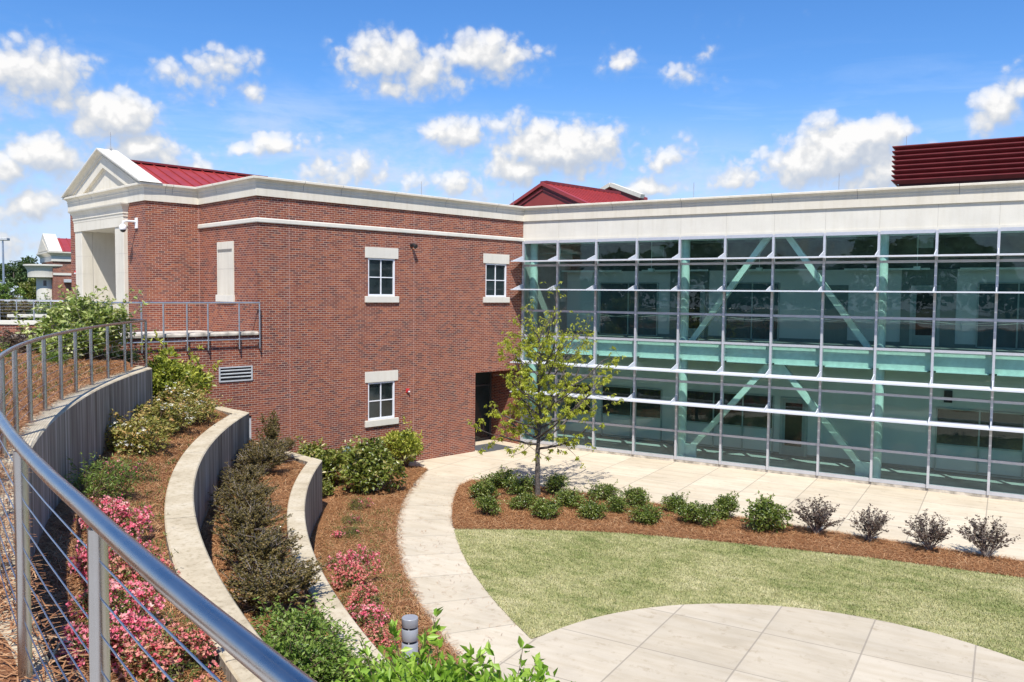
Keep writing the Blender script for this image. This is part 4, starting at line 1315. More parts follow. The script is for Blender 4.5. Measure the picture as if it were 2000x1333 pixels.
p = FP(-0.9, 1.98, 6.55)
MB().obox(Vector((p.x, p.y, 0)), FX, FY, -0.12, 0.12, 0, 0.18, 6.4, 6.85).build('sconce', BLACK, t)

# pole light and shed on the left horizon
t = thing('pole_light', 'tall thin grey pole light left of the far trees', 'pole light', (-45.7, 3.85, 4.18))
MB().tube([(-45.7, 3.85, 4.18), (-45.7, 3.85, 9.6)], [0.09, 0.06], 10).lathe((-45.7, 3.85, 4.18), [(0.2, 0), (0.2, 0.35), (0.1, 0.4)], 12).build('pole', GALV, t, smooth=True)
MB().obox(Vector((-45.7, 3.85, 0)), Vector((0.86, 0.5, 0)), Vector((0.5, -0.86, 0)), -0.28, 0.42, -0.2, 0.2, 9.58, 9.78).build('lamp_head', GREYPAINT, t, bevel=0.03)
t = thing('shed', 'pale blue-grey shed half hidden by greenery at the left edge', 'shed', (-62.5, 11.3, 4.18))
so_ = Vector((-62.2, 11.4, 0)); sx = Vector((0.5, 0.86, 0)); sy = Vector((0.86, -0.5, 0))
MB().obox(so_, sx, sy, -4, 0.9, -3, 0, 4.1, 6.1).build('wall', HAZEGREY, t)
mb = MB()
def SP(u, v_, z): return so_ + sx * u + sy * v_ + UPV * z
mb.face(SP(-4.2, 0.25, 6.05), SP(1.1, 0.25, 6.05), SP(1.1, -1.5, 6.75), SP(-4.2, -1.5, 6.75)).face(SP(-4.2, -3.25, 6.05), SP(-4.2, -1.5, 6.75), SP(1.1, -1.5, 6.75), SP(1.1, -3.25, 6.05)).face(SP(0.9, 0, 6.0), SP(0.9, -3, 6.0), SP(0.9, -1.5, 6.7))
mb.build('roof', plain('grey_shed_roof', (0.20, 0.24, 0.28), 0.6), t, recalc=False)

# ------------------------------------------------------------------ small fittings on walls
def fire_alarm(label, o, a, b, z):
    """o on the wall, a along it, b out of it"""
    t = thing('fire_alarm', label, 'fire alarm', o + UPV * z, 'red fire alarm horns on the brick')
    MB().obox(o, a, b, -0.065, 0.065, 0.0, 0.05, z - 0.07, z + 0.07).build('housing', ALARMRED, t, bevel=0.01)
    MB().obox(o, a, b, -0.05, 0.02, 0.051, 0.085, z - 0.01, z + 0.055).build('horn', ALARMRED, t, bevel=0.008)
    MB().obox(o, a, b, -0.01, 0.058, 0.051, 0.105, z - 0.062, z - 0.015).build('strobe', WHITEP, t, bevel=0.008)


fire_alarm('red fire alarm horn on the brick beside the lower window', P(5.78, 0, 0), -DU, NB, 2.60)
fire_alarm('red fire alarm horn on the brick left of the portico', G(6.2, 0, 0), -TD, NO, 6.72)
t = thing('floodlight', 'small black floodlight high on the brick wall between the upper windows', 'floodlight', P(5.63, 0, 7.75))
MB().sbox(5.585, 5.675, 0.0, 0.04, 7.70, 7.80).build('wall_plate', BLACK, t)
MB().tube([P(5.63, 0.03, 7.755), P(5.63, 0.13, 7.75)], 0.018, 8).build('arm', BLACK, t)
MB().tube([P(5.63, 0.10, 7.79), P(5.60, 0.25, 7.69)], [0.05, 0.085], 14).build('lamp_head', BLACK, t, smooth=True)
t = thing('security_camera', 'white dome security camera on an arm beside the portico', 'security camera', G(0.75, 0, 8.3))
MB().obox(GP, TD, NO, 0.58, 0.72, 0.0, 0.06, 8.10, 8.45).build('wall_plate', WHITEP, t, bevel=0.01)
MB().tube([G(0.65, 0.05, 8.33), G(0.68, 0.36, 8.33), G(0.72, 0.42, 8.30), G(0.74, 0.43, 8.22)], 0.035, 10).build('arm', WHITEP, t, smooth=True)
dm = MB().lathe(G(0.74, 0.43, 8.04), [(0.10, 0), (0.115, 0.03), (0.115, 0.11), (0.08, 0.16), (0.03, 0.18)], 20).build('housing', WHITEP, t, smooth=True)
MB().lathe(G(0.74, 0.43, 7.955), [(0.02, 0.0), (0.055, 0.015), (0.085, 0.05), (0.09, 0.083)], 18).build('lens_dome', BLACK, t, smooth=True)
# valve in its green bag and the red topped indicator by the wall
t = thing('backflow_valve', 'pipe valve wrapped in a green insulation bag against the brick, between two shrubs', 'valve', P(8.55, 0.55, 0))
rng = random.Random(4)
mb = MB(); o = P(8.6, 0.55, 0.60)
rings = [(0.30, 0.0), (0.33, 0.06), (0.26, 0.16), (0.19, 0.27), (0.14, 0.36), (0.06, 0.42)]
for r_, z in rings:
    for j in range(14):
        a_ = 2 * math.pi * j / 14; k = r_ * (1 + rng.uniform(-0.16, 0.16))
        q = o + DU * (k * 1.25 * math.cos(a_)) + NB * (k * 0.7 * math.sin(a_)) + UPV * (z + rng.uniform(-0.015, 0.015))
        mb.v.append(tuple(q))
for i in range(len(rings) - 1):
    for j in range(14):
        a = i * 14 + j; b = i * 14 + (j + 1) % 14
        mb.f.append((a, b, b + 14, a + 14))
mb.f.append(tuple(13 - j for j in range(14))); mb.f.append(tuple((len(rings) - 1) * 14 + j for j in range(14)))
mb.build('insulation_bag', GREENBAG, t)
MB().tube([P(8.6, 0.55, 0), P(8.6, 0.55, 0.72)], 0.06, 10).tube([P(9.0, 0.55, 0.58), P(8.1, 0.55, 0.58)], 0.045, 10).build('pipe', GREENCAN, t, smooth=True)
t = thing('valve_indicator', 'short post with a red cap beside the green wrapped valve', 'valve post', P(8.2, 0.5, 0))
MB().tube([P(8.2, 0.5, 0), P(8.2, 0.5, 0.84)], 0.05, 10).lathe(P(8.2, 0.5, 0.80), [(0.075, 0), (0.075, 0.05), (0.05, 0.07)], 12).build('post', BLACK, t, smooth=True)
MB().lathe(P(8.2, 0.5, 0.87), [(0.06, 0), (0.065, 0.07), (0.05, 0.13), (0.015, 0.15)], 12).build('cap', ALARMRED, t, smooth=True)
# door mat
tag(MB().sbox(0.85, 2.35, -0.85, 0.42, 0.004, 0.016).build('doormat', MATGREY), 'dark grey mat on the concrete at the recessed entrance', 'doormat')
# bollard light
bo_ = Vector((8.78, -18.59, 0.02))
t = thing('bollard_light', 'grey cylindrical bollard light standing in the mulch by the footpath', 'bollard light', bo_)
MB().lathe(bo_, [(0.132, -0.1), (0.132, 0.44), (0.128, 0.445)], 32).build('base', BOLLARD, t, smooth=True)
MB().lathe(bo_ + UPV * 0.49, [(0.128, 0), (0.132, 0.006), (0.132, 0.18), (0.128, 0.186)], 32).build('middle_ring', BOLLARD, t, smooth=True)
MB().lathe(bo_ + UPV * 0.71, [(0.128, 0), (0.132, 0.005), (0.132, 0.135), (0.126, 0.142)], 32).build('cap', BOLLARD, t, smooth=True)
MB().lathe(bo_ + UPV * 0.40, [(0.08, 0), (0.08, 0.33)], 20).build('core', BLACK, t, smooth=True)
for z in (0.42, 0.65):
    mb = MB()
    for k in range(4):
        a_ = k * math.pi / 2 + 0.5
        q = bo_ + Vector((0.112 * math.cos(a_), 0.112 * math.sin(a_), z))
        mb.tube([q, q + UPV * 0.09], 0.01, 8)
    mb.build('spacer', ALU, t)

# ------------------------------------------------------------------ plants
LM = dict(
    box=leaf_material('glossy_green_leaf', [(0, (0.035, 0.06, 0.010)), (0.4, (0.10, 0.15, 0.022)), (0.75, (0.20, 0.255, 0.048)), (1, (0.36, 0.39, 0.13))], 0.33, 0.25, 0.6),
    yellow=leaf_material('yellow_green_leaf', [(0, (0.07, 0.10, 0.012)), (0.4, (0.24, 0.29, 0.035)), (0.75, (0.46, 0.47, 0.075)), (1, (0.58, 0.55, 0.15))], 0.4, 0.3),
    olive=leaf_material('olive_leaf', [(0, (0.045, 0.07, 0.01)), (0.45, (0.15, 0.19, 0.03)), (0.8, (0.29, 0.31, 0.07)), (1, (0.40, 0.31, 0.12))], 0.35, 0.25, 0.6),
    pale=leaf_material('pale_variegated_leaf', [(0, (0.08, 0.14, 0.025)), (0.5, (0.25, 0.32, 0.075)), (0.85, (0.46, 0.50, 0.18)), (1, (0.60, 0.60, 0.34))], 0.45, 0.3),
    dark=leaf_material('dark_bronze_leaf', [(0, (0.045, 0.042, 0.012)), (0.5, (0.125, 0.10, 0.03)), (0.85, (0.21, 0.16, 0.055)), (1, (0.28, 0.16, 0.075))], 0.55, 0.2, 0.3),
    purple=leaf_material('dark_purple_leaf', [(0, (0.035, 0.022, 0.02)), (0.5, (0.09, 0.058, 0.045)), (0.85, (0.15, 0.11, 0.07)), (1, (0.21, 0.16, 0.10))], 0.5, 0.15),
    green=leaf_material('fresh_green_leaf', [(0, (0.045, 0.09, 0.012)), (0.5, (0.13, 0.215, 0.032)), (1, (0.27, 0.36, 0.08))], 0.42, 0.3),
    bright=leaf_material('bright_green_leaf', [(0, (0.08, 0.16, 0.015)), (0.5, (0.20, 0.36, 0.035)), (1, (0.38, 0.54, 0.085))], 0.4, 0.35),
    azalea=leaf_material('azalea_leaf', [(0, (0.04, 0.07, 0.015)), (0.5, (0.13, 0.16, 0.035)), (0.8, (0.27, 0.25, 0.07)), (1, (0.36, 0.21, 0.09))], 0.5, 0.25),
    wazalea=leaf_material('bronze_tipped_leaf', [(0, (0.08, 0.10, 0.018)), (0.45, (0.26, 0.26, 0.055)), (0.75, (0.43, 0.34, 0.11)), (1, (0.50, 0.27, 0.10))], 0.5, 0.25),
    tree=leaf_material('spring_leaf', [(0, (0.20, 0.25, 0.02)), (0.5, (0.44, 0.49, 0.05)), (0.85, (0.60, 0.62, 0.11)), (1, (0.58, 0.46, 0.12))], 0.45, 0.5),
    oak=leaf_material('far_oak_leaf', [(0, (0.025, 0.055, 0.018)), (0.5, (0.055, 0.10, 0.03)), (1, (0.11, 0.16, 0.045))], 0.6, 0.2),
    pink=leaf_material('pink_petal', [(0, (0.66, 0.09, 0.17)), (0.4, (0.80, 0.20, 0.30)), (0.75, (0.86, 0.38, 0.44)), (1, (0.88, 0.60, 0.57))], 0.55, 0.3, 0.2),
    faded=leaf_material('faded_pink_petal', [(0, (0.66, 0.10, 0.15)), (0.4, (0.72, 0.24, 0.24)), (0.8, (0.70, 0.38, 0.29)), (1, (0.60, 0.36, 0.22))], 0.6, 0.3, 0.2),
    white=leaf_material('white_petal', [(0, (0.72, 0.70, 0.62)), (1, (0.84, 0.83, 0.80))], 0.6, 0.25, 0.2),
    orange=leaf_material('orange_petal', [(0, (0.80, 0.10, 0.02)), (1, (0.85, 0.24, 0.04))], 0.6, 0.25, 0.2),
    weed=leaf_material('weed_blade', [(0, (0.05, 0.09, 0.02)), (1, (0.17, 0.22, 0.06))], 0.6, 0.25, 0.2),
)


def unit(v):
    return v / np.maximum(1e-6, np.linalg.norm(v, axis=-1, keepdims=True))


def leaves(rg, pos, out, L, W, tone, jit=0.7, droop=0.12, fold=0.18):
    n = len(pos)
    d = unit(unit(out) + rg.normal(0, jit, (n, 3)))
    s = unit(np.cross(d, rg.normal(0, 1, (n, 3))))
    # let blades face roughly up
    nr = np.cross(s, d); fl = np.sign(nr[:, 2:3]); fl[fl == 0] = 1; nr = nr * fl; s = s * fl
    l = (L * rg.uniform(0.7, 1.25, n))[:, None]; w_ = (W * rg.uniform(0.75, 1.2, n))[:, None]
    v = np.stack([pos, pos + d * l * 0.45 - s * w_ * 0.5 + nr * w_ * fold, pos + d * l - nr * l * droop, pos + d * l * 0.45 + s * w_ * 0.5 + nr * w_ * fold], 1).reshape(-1, 3)
    b = np.arange(n)[:, None] * 4
    f = np.concatenate([b + [0, 3, 2], b + [0, 2, 1]], 1).reshape(-1, 3)
    return v, f, np.repeat(tone, 4)


def merge(parts):
    vs, fs, ts, o = [], [], [], 0
    for v, f, t in parts:
        vs.append(v); fs.append(f + o); ts.append(t); o += len(v)
    return np.concatenate(vs), np.concatenate(fs), np.concatenate(ts)


def rdir(rg, n, up=0.0):
    v = unit(rg.normal(0, 1, (n, 3))); v[:, 2] += up
    return unit(v)


def flowers(rg, pos, out, size, tone):
    parts = []
    k = 5; n = len(pos)
    ax = unit(unit(out) + rg.normal(0, 0.35, (n, 3)))
    s = unit(np.cross(ax, rg.normal(0, 1, (n, 3)))); u = np.cross(ax, s)
    for j in range(k):
        a = 2 * math.pi * j / k
        d = s * math.cos(a) + u * math.sin(a) + ax * 0.55
        parts.append(leaves(rg, pos, d, size * 0.62, size * 0.55, np.clip(tone + rg.uniform(-0.1, 0.1, n), 0, 1), 0.08, -0.1, 0.05))
    return merge(parts)


def bez(p, q, rg, bend, k=5):
    t = np.linspace(0, 1, k)[:, None]
    m = (p + q) / 2 + rg.normal(0, bend, 3)
    return (1 - t) ** 2 * p + 2 * t * (1 - t) * m + t ** 2 * q


class Plant:
    """one prototype: leaves, flowers and stems as shared meshes about 1 m wide"""
    def __init__(self, name, meshes): self.name = name; self.meshes = meshes

    def place(self, label, cat, loc, sx, sz, rot, group, name=None):
        t = thing(name or self.name, label, cat, loc, group)
        t.rotation_euler = (0, 0, rot); t.scale = (sx, sx, sz)
        for pn, me in self.meshes:
            o = bpy.data.objects.new(pn, me); COL.objects.link(o); o.parent = t
        return t


def bushy(name, seed, lm, n=2600, L=0.06, W=0.03, blobs=16, rb=0.22, h=0.8, sprigs=10, fl=None, nfl=0, fs=0.05, wood=TWIG, spread=0.36, tones=(0.0, 1.0), open_=0.0, legs=0.0, jit=0.7):
    rg = np.random.default_rng(seed)
    cen = []
    for k in range(blobs):
        a = rg.uniform(0, 2 * math.pi); rr = spread * math.sqrt(rg.uniform(0, 1)); zz_ = legs + (h - legs) * (0.22 + 0.55 * rg.uniform(0, 1) * (1 - (rr / spread) ** 2 * 0.55))
        cen.append((rr * math.cos(a), rr * math.sin(a), zz_))
    cen = np.array(cen); rad = rb * rg.uniform(0.65, 1.15, blobs)
    bt = rg.uniform(-0.16, 0.16, blobs)
    w_ = rad ** 2; idx = rg.choice(blobs, n, p=w_ / w_.sum())
    d = rdir(rg, n, 0.25)
    pos = cen[idx] + d * (rad[idx] * rg.uniform(0.55, 1.08, n))[:, None] * [1, 1, 0.9]
    keep = pos[:, 2] > 0.02
    pos, d, idx = pos[keep], d[keep], idx[keep]
    n = len(pos)
    tone = np.clip(rg.beta(2.0, 2.4, n) * (tones[1] - tones[0]) + tones[0] + bt[idx], 0, 1)
    parts = [leaves(rg, pos, d + [0, 0, 0.25], L, W, tone, jit)]
    mb = MB()
    for k in range(blobs):
        b0 = np.array([rg.normal(0, 0.03), rg.normal(0, 0.03), 0.0])
        pts = bez(b0, cen[k], rg, 0.06)
        mb.tube(pts, [0.012, 0.010, 0.008, 0.006, 0.004], 5, False)
        for q in range(3):
            e = cen[k] + rdir(rg, 1, 0.2)[0] * rad[k] * 0.9
            mb.tube(bez(cen[k], e, rg, 0.03, 3), [0.004, 0.003, 0.002], 4, False)
    for k in range(sprigs):
        c = cen[rg.integers(blobs)]
        dd = rdir(rg, 1, 0.9)[0]; e = c + dd * (rb * 1.0 + rg.uniform(0.12, 0.3))
        e[2] = max(e[2], 0.05)
        pts = bez(c, e, rg, 0.04, 7); mb.tube(pts, np.linspace(0.004, 0.0018, 7), 4, False)
        m = 16
        tt = rg.uniform(0.45, 1.0, m); pp = np.array([pts[min(6, int(x * 6.99))] for x in tt]) + rg.normal(0, 0.008, (m, 3))
        parts.append(leaves(rg, pp, rdir(rg, m, 0.0) + dd * 0.8, L, W, np.clip(rg.uniform(0.45, 1.0, m), 0, 1), 0.4))
    v, f, tn = merge(parts)
    ms = [('foliage', fast_mesh(name + '_foliage', v, f, LM[lm], tn))]
    if fl:
        ii = rg.choice(len(pos), nfl); up = pos[ii][:, 2] + rg.normal(0, 0.08, nfl) > h * 0.25
        # blossom comes in clusters
        seeds = pos[ii]; q = rg.choice(len(seeds), max(6, nfl // 7)); cpos = seeds[q]
        who = rg.integers(0, len(cpos), nfl)
        fp = cpos[who] + rg.normal(0, 0.05, (nfl, 3)); od = fp - np.array([0, 0, h * 0.3]); fp = fp + unit(od) * 0.035
        fp[:, 2] = np.maximum(fp[:, 2], 0.03)
        v, f, tn = flowers(rg, fp, unit(od) + [0, 0, 0.35], fs, rg.beta(1.6, 1.6, nfl))
        ms.append(('blossom', fast_mesh(name + '_blossom', v, f, LM[fl], tn)))
    ms.append(('stems', stems_mesh(mb, name + '_stems', wood)))
    return Plant(name, ms)


def stems_mesh(mb, name, mat):
    me = bpy.data.meshes.new(name); me.from_pydata(mb.v, [], mb.f); me.materials.append(mat)
    for p in me.polygons: p.use_smooth = True
    return me


def spray(name, seed, lm, stems=26, L=0.04, W=0.022, h=0.9, lean=1.0, per=46, sub=3, wood=TWIG, tones=(0, 1), flat=0.5, dead=0.0):
    """twiggy shrub: many arching stems from the base with leaves along their outer parts"""
    rg = np.random.default_rng(seed); mb = MB(); parts = []
    for k in range(stems):
        a = rg.uniform(0, 2 * math.pi); ln_ = rg.uniform(0.62, 1.05); r_ = 0.5 * math.sqrt(rg.uniform(0.05, 1.0)) * lean
        zz_ = h * ln_ * (1.0 - 0.55 * (r_ / 0.5 / max(lean, .1)) ** 2 * rg.uniform(0.4, 1.0))
        b0 = np.array([rg.normal(0, 0.02), rg.normal(0, 0.02), 0]); e = np.array([r_ * math.cos(a), r_ * math.sin(a), max(0.12, zz_)])
        mid = (b0 + e) / 2 + np.array([0, 0, 0.12 * h]) + rg.normal(0, 0.03, 3)
        t = np.linspace(0, 1, 7)[:, None]; pts = (1 - t) ** 2 * b0 + 2 * t * (1 - t) * mid + t ** 2 * e
        mb.tube(pts, np.linspace(0.009, 0.0025, 7), 4, False)
        lines = [pts[2:]]
        for q in range(sub):
            i = rg.integers(2, 6); dd = unit((pts[i] - pts[i - 1]) + rg.normal(0, 0.6 * np.linalg.norm(pts[i] - pts[i - 1]), 3) * [1, 1, flat])
            e2 = pts[i] + dd * rg.uniform(0.12, 0.28)
            e2[2] = max(0.04, e2[2])
            p2 = bez(pts[i], e2, rg, 0.02, 4); mb.tube(p2, np.linspace(0.004, 0.0016, 4), 4, False); lines.append(p2)
        if rg.uniform() < dead: continue
        for ln2 in lines:
            m = per // len(lines)
            x = rg.uniform(0, len(ln2) - 1.001, m); i = x.astype(int); fr = (x - i)[:, None]
            pp = ln2[i] * (1 - fr) + ln2[i + 1] * fr + rg.normal(0, 0.006, (m, 3))
            dirn = unit(ln2[i + 1] - ln2[i]) * 0.6 + rdir(rg, m, 0) * [1, 1, flat]
            parts.append(leaves(rg, pp, dirn, L, W, np.clip(rg.beta(2, 2, m) * (tones[1] - tones[0]) + tones[0], 0, 1), 0.35, 0.05, 0.12))
    v, f, tn = merge(parts)
    return Plant(name, [('foliage', fast_mesh(name + '_foliage', v, f, LM[lm], tn)), ('stems', stems_mesh(mb, name + '_stems', wood))])


rot = random.Random(11)
# --- evergreen shrubs round the tree
BOX = [bushy('evergreen_shrub', 21 + k, 'box', n=2300, L=0.062, W=0.034, blobs=17, rb=0.20, h=0.80, sprigs=16, spread=0.30 + 0.035 * (k % 3)) for k in range(5)]
SHRUBS = [
    (4.85, -10.15, 0.72, 0.63, 'small round evergreen shrub at the front left tip of the mulch bed, nearest the lawn'),
    (3.78, -8.7, 0.80, 0.63, 'small evergreen shrub on the footpath side, behind the one at the tip'),
    (3.3, -7.07, 0.99, 0.67, 'wide evergreen shrub at the back left corner of the bed, by the paving'),
    (4.34, -7.51, 0.86, 0.72, 'dense evergreen shrub touching the young tree trunk on its left'),
    (5.30, -8.95, 0.72, 0.55, 'loose low evergreen shrub in front of the tree trunk, to its left'),
    (5.25, -6.85, 0.74, 0.72, 'dark evergreen shrub directly behind the tree trunk, on its right'),
    (6.28, -9.4, 0.82, 0.61, 'round evergreen shrub in front of the tree trunk, to its right, near the lawn'),
    (6.28, -7.91, 0.78, 0.62, 'evergreen shrub right of the trunk, second row behind the round front one'),
    (7.43, -8.78, 0.72, 0.69, 'full evergreen shrub right of the tree, at the front of the thick cluster'),
    (6.74, -6.76, 0.68, 0.60, 'spiky-topped evergreen shrub right of the tree, at the paving edge'),
    (7.62, -7.85, 0.60, 0.57, 'smallest evergreen shrub tucked inside the cluster right of the tree'),
    (7.83, -7.0, 0.80, 0.67, 'evergreen shrub at the back right of the cluster, by the paving'),
    (8.67, -8.4, 0.92, 0.63, 'broad low evergreen shrub at the right end of the cluster, near the lawn'),
    (9.08, -7.02, 0.71, 0.70, 'leftmost evergreen shrub of the separate group of three'),
    (10.02, -7.75, 0.95, 0.68, 'broad evergreen shrub in the middle front of the separate group of three'),
    (10.44, -6.83, 0.76, 0.72, 'evergreen shrub at the back right of the separate group of three'),
    (11.57, -7.38, 1.17, 0.92, 'largest evergreen shrub, alone before the first purple-leaved shrub'),
]
for i, (x, y, w_, h_, lab) in enumerate(SHRUBS):
    t = BOX[(i * 3) % 5].place(lab, 'shrub', (x, y, 0.02), w_ * 1.27, h_ * rot.uniform(1.1, 1.4), rot.uniform(0, 6.28), 'evergreen shrubs in the mulch bed')
    t.rotation_euler[0] = rot.uniform(-0.14, 0.14); t.rotation_euler[1] = rot.uniform(-0.14, 0.14)
    t.scale[1] *= rot.uniform(0.85, 1.15)
# --- purple-leaved shrubs in the row on the right
PUR = [spray('purple_shrub', 41 + k, 'purple', stems=40, L=0.05, W=0.028, h=0.95, per=52, sub=4, lean=1.05, wood=PALETWIG, flat=0.35) for k in range(2)]
for i, (x, y, w_, h_, lab) in enumerate([
    (12.82, -7.06, 1.30, 1.02, 'first twiggy purple-leaved shrub from the left, wide and spreading at the top'),
    (14.06, -7.05, 1.0, 0.95, 'narrowest twiggy purple-leaved shrub, second from the left'),
    (15.41, -7.0, 1.22, 0.97, 'third twiggy purple-leaved shrub from the left'),
    (16.58, -6.89, 1.2, 1.02, 'rightmost twiggy purple-leaved shrub in the row')]):
    PUR[i % 2].place(lab, 'shrub', (x, y, 0.02), w_, h_, rot.uniform(0, 6.28), 'purple-leaved shrubs in the mulch bed')
# --- large shrubs by the brick wall
OL = [bushy('broadleaf_shrub', 61 + k, 'olive', n=4200, L=0.075, W=0.042, blobs=24, rb=0.19, h=0.95, sprigs=26, spread=0.37, wood=PALETWIG) for k in range(2)]
YE = [bushy('golden_shrub', 71 + k, 'yellow', n=5600, L=0.066, W=0.03, blobs=22, rb=0.19, h=1.0, sprigs=22, spread=0.35) for k in range(2)]
OL[0].place('large rounded olive-green shrub under the lower window', 'shrub', (0.35, -9.72, 0.02), 1.95, 1.8, 0.4, 'shrubs against the brick wall')
YE[0].place('golden-green shrub against the brick under the right end of the lower window', 'shrub', P(6.45, 0.75, 0.02), 1.4, 1.75, 2.1, 'shrubs against the brick wall')
OL[1].place('olive-green shrub behind the end of the lowest concrete wall, left of the green valve', 'shrub', P(10.0, 1.2, 0.02), 1.85, 1.65, 1.2, 'shrubs against the brick wall')
OL[0].place('low olive-green bush beside the sunlit end of the lowest concrete wall', 'shrub', P(10.9, 2.5, 0.02), 0.9, 0.6, 3.3, 'shrubs against the brick wall')
# --- top bed
YE[1].place('tall golden-green shrub at the end of the tallest concrete wall, below the balcony rail', 'shrub', P(14.5, 1.0, 2.72), 1.95, 2.15, 0.2, 'golden shrubs by the tallest wall')
YE[0].place('golden-green shrub squeezed between the tallest wall end and the brick', 'shrub', P(15.3, 0.9, 2.72), 1.3, 1.5, 4.0, 'golden shrubs by the tallest wall')
WA = [bushy('white_azalea', 81 + k, 'wazalea', n=3400, L=0.05, W=0.024, blobs=20, rb=0.17, h=0.72, sprigs=26, fl='white', nfl=85, fs=0.045, spread=0.4) for k in range(2)]
for i, (p, w_, h_, lab) in enumerate([
    (P(14.7, 2.1, 2.78), 1.9, 1.2, 'white-flowered azalea directly below the tall golden shrub'),
    (P(15.2, 3.6, 2.72), 1.5, 1.05, 'white-flowered azalea farthest right, beside the middle wall cap'),
    (P(16.4, 4.62, 2.76), 1.7, 1.15, 'white-flowered azalea midway along the streaked face of the tallest wall'),
    (P(17.6, 6.4, 2.76), 1.75, 1.2, 'nearest white-flowered azalea, just behind the pink and green clump')]):
    WA[i % 2].place(lab, 'azalea', p, w_, h_, rot.uniform(0, 6.28), 'white azaleas in the top bed')
PK = [bushy('pink_azalea', 91 + k, 'azalea', n=1500, L=0.045, W=0.02, blobs=14, rb=0.17, h=0.62, sprigs=10, fl='pink', nfl=470, fs=0.066, spread=0.4) for k in range(3)]
FD = [bushy('faded_azalea', 97 + k, 'azalea', n=1700, L=0.045, W=0.02, blobs=14, rb=0.17, h=0.62, sprigs=10, fl='faded', nfl=450, fs=0.062, spread=0.4) for k in range(2)]
SP_ = [bushy('sparse_azalea', 103 + k, 'azalea', n=1300, L=0.045, W=0.02, blobs=13, rb=0.16, h=0.62, sprigs=22, fl='pink', nfl=55, fs=0.06, spread=0.4) for k in range(2)]
TOPZ = lambda r: 2.62 + (r - 31.7) * 0.2


def polar_place(pl, r, a, zf, w_, h_, lab, cat, grp, dz=-0.02):
    p = pol(r, a, zf(r) + dz)
    return pl.place(lab, cat, p, w_, h_, rot.uniform(0, 6.28), grp)


GP1 = 'pink azaleas in the top bed'
polar_place(SP_[0], 32.45, -130.6, TOPZ, 0.95, 1.0, 'leafy pink-flecked azalea just in front of the nearest white azalea', 'azalea', GP1)
polar_place(PK[0], 32.5, -126.2, TOPZ, 0.62, 0.62, 'small pink azalea half hidden behind the steel handrail, farthest of the solid pink ones', 'azalea', GP1)
polar_place(PK[1], 32.3, -124.6, TOPZ, 0.78, 0.78, 'pink azalea seen just above the shiny handrail', 'azalea', GP1)
polar_place(PK[2], 32.5, -121.6, TOPZ, 0.75, 0.95, 'deep pink azalea between the two nearest steel posts, at the wall shadow edge', 'azalea', GP1)
polar_place(FD[0], 32.25, -120.3, TOPZ, 0.85, 0.9, 'mottled pink azalea right of the second steel post, under the handrail', 'azalea', GP1)
polar_place(PK[0], 32.45, -118.6, TOPZ, 0.85, 0.85, 'large pink azalea low in the left foreground behind the cables', 'azalea', GP1)
polar_place(PK[1], 32.65, -117.2, TOPZ, 0.75, 0.75, 'pink azalea beside the nearest steel post at the bottom of the view', 'azalea', GP1)
polar_place(FD[1], 32.2, -116.4, TOPZ, 0.95, 0.75, 'faded pink azalea at the bottom edge, under the thick handrail', 'azalea', GP1)
GRN = [bushy('green_shrub', 111 + k, 'green', n=3600, L=0.048, W=0.022, blobs=20, rb=0.2, h=0.8, sprigs=40, spread=0.38) for k in range(2)]
GRS = bushy('feathery_shrub', 115, 'green', n=1500, L=0.07, W=0.012, blobs=16, rb=0.17, h=0.7, sprigs=50, spread=0.4)
polar_place(GRS, 32.65, -128.3, TOPZ, 1.1, 0.95, 'feathery bright green plant at the foot of the tallest wall, behind the handrail', 'shrub', 'green plants in the top bed')
# --- middle bed
MIDZ = lambda r: 1.34 + (r - 29.7) * 0.09
DK = [spray('dark_shrub', 121 + k, 'dark', stems=60, L=0.036, W=0.02, h=0.85, per=190, sub=5, lean=1.05, tones=(0, 1), wood=PALETWIG, dead=0.12) for k in range(3)]
TL = spray('tall_dark_shrub', 127, 'dark', stems=16, L=0.05, W=0.028, h=1.0, per=110, sub=6, lean=0.5, tones=(0.1, 0.9))
GP2 = 'dark bronze shrubs in the middle bed'
for i, (r, a, w_, h_, lab) in enumerate([
    (30.75, -145.2, 1.5, 0.95, 'dark bronze shrub against the brick at the far end of the middle bed'),
    (30.75, -142.4, 1.55, 0.95, 'dark bronze shrub second from the brick wall in the middle bed'),
    (30.75, -138.6, 1.25, 0.85, 'sparse dark shrub with bare grey twigs, third from the brick wall'),
    (30.6, -135.2, 1.3, 0.95, 'grey-twigged dark shrub midway along the middle bed'),
    (30.5, -131.6, 1.35, 1.0, 'dark bronze shrub beside the tightest part of the middle wall curve'),
    (30.4, -128.0, 1.4, 1.0, 'dark bronze shrub overhanging the lowest wall cap, second nearest of the row'),
    (30.3, -124.9, 1.5, 1.0, 'nearest dark bronze shrub, meeting the fresh green one')]):
    polar_place(DK[i % 3], r, a, MIDZ, w_, h_, lab, 'shrub', GP2)
polar_place(TL, 30.9, -146.4, MIDZ, 1.1, 1.5, 'upright dark shrub standing taller than the rest, against the brick', 'shrub', GP2)
polar_place(GRN[0], 30.4, -121.4, MIDZ, 1.4, 0.95, 'fresh green fine-leaved shrub next to the nearest dark one', 'shrub', 'green shrubs at the near end of the middle bed')
polar_place(GRN[1], 30.75, -119.3, MIDZ, 1.35, 1.1, 'fresh green fine-leaved shrub at the bottom edge beside the handrail', 'shrub', 'green shrubs at the near end of the middle bed')
polar_place(GRN[0], 30.2, -119.0, MIDZ, 1.25, 0.95, 'fresh green fine-leaved shrub over the lowest wall cap, left of the bollard light', 'shrub', 'green shrubs at the near end of the middle bed')
BR = [bushy('bright_shrub', 131 + k, 'bright', n=4600, L=0.068, W=0.033, blobs=26, rb=0.19, h=1.0, sprigs=60, spread=0.4, jit=0.55) for k in range(2)]
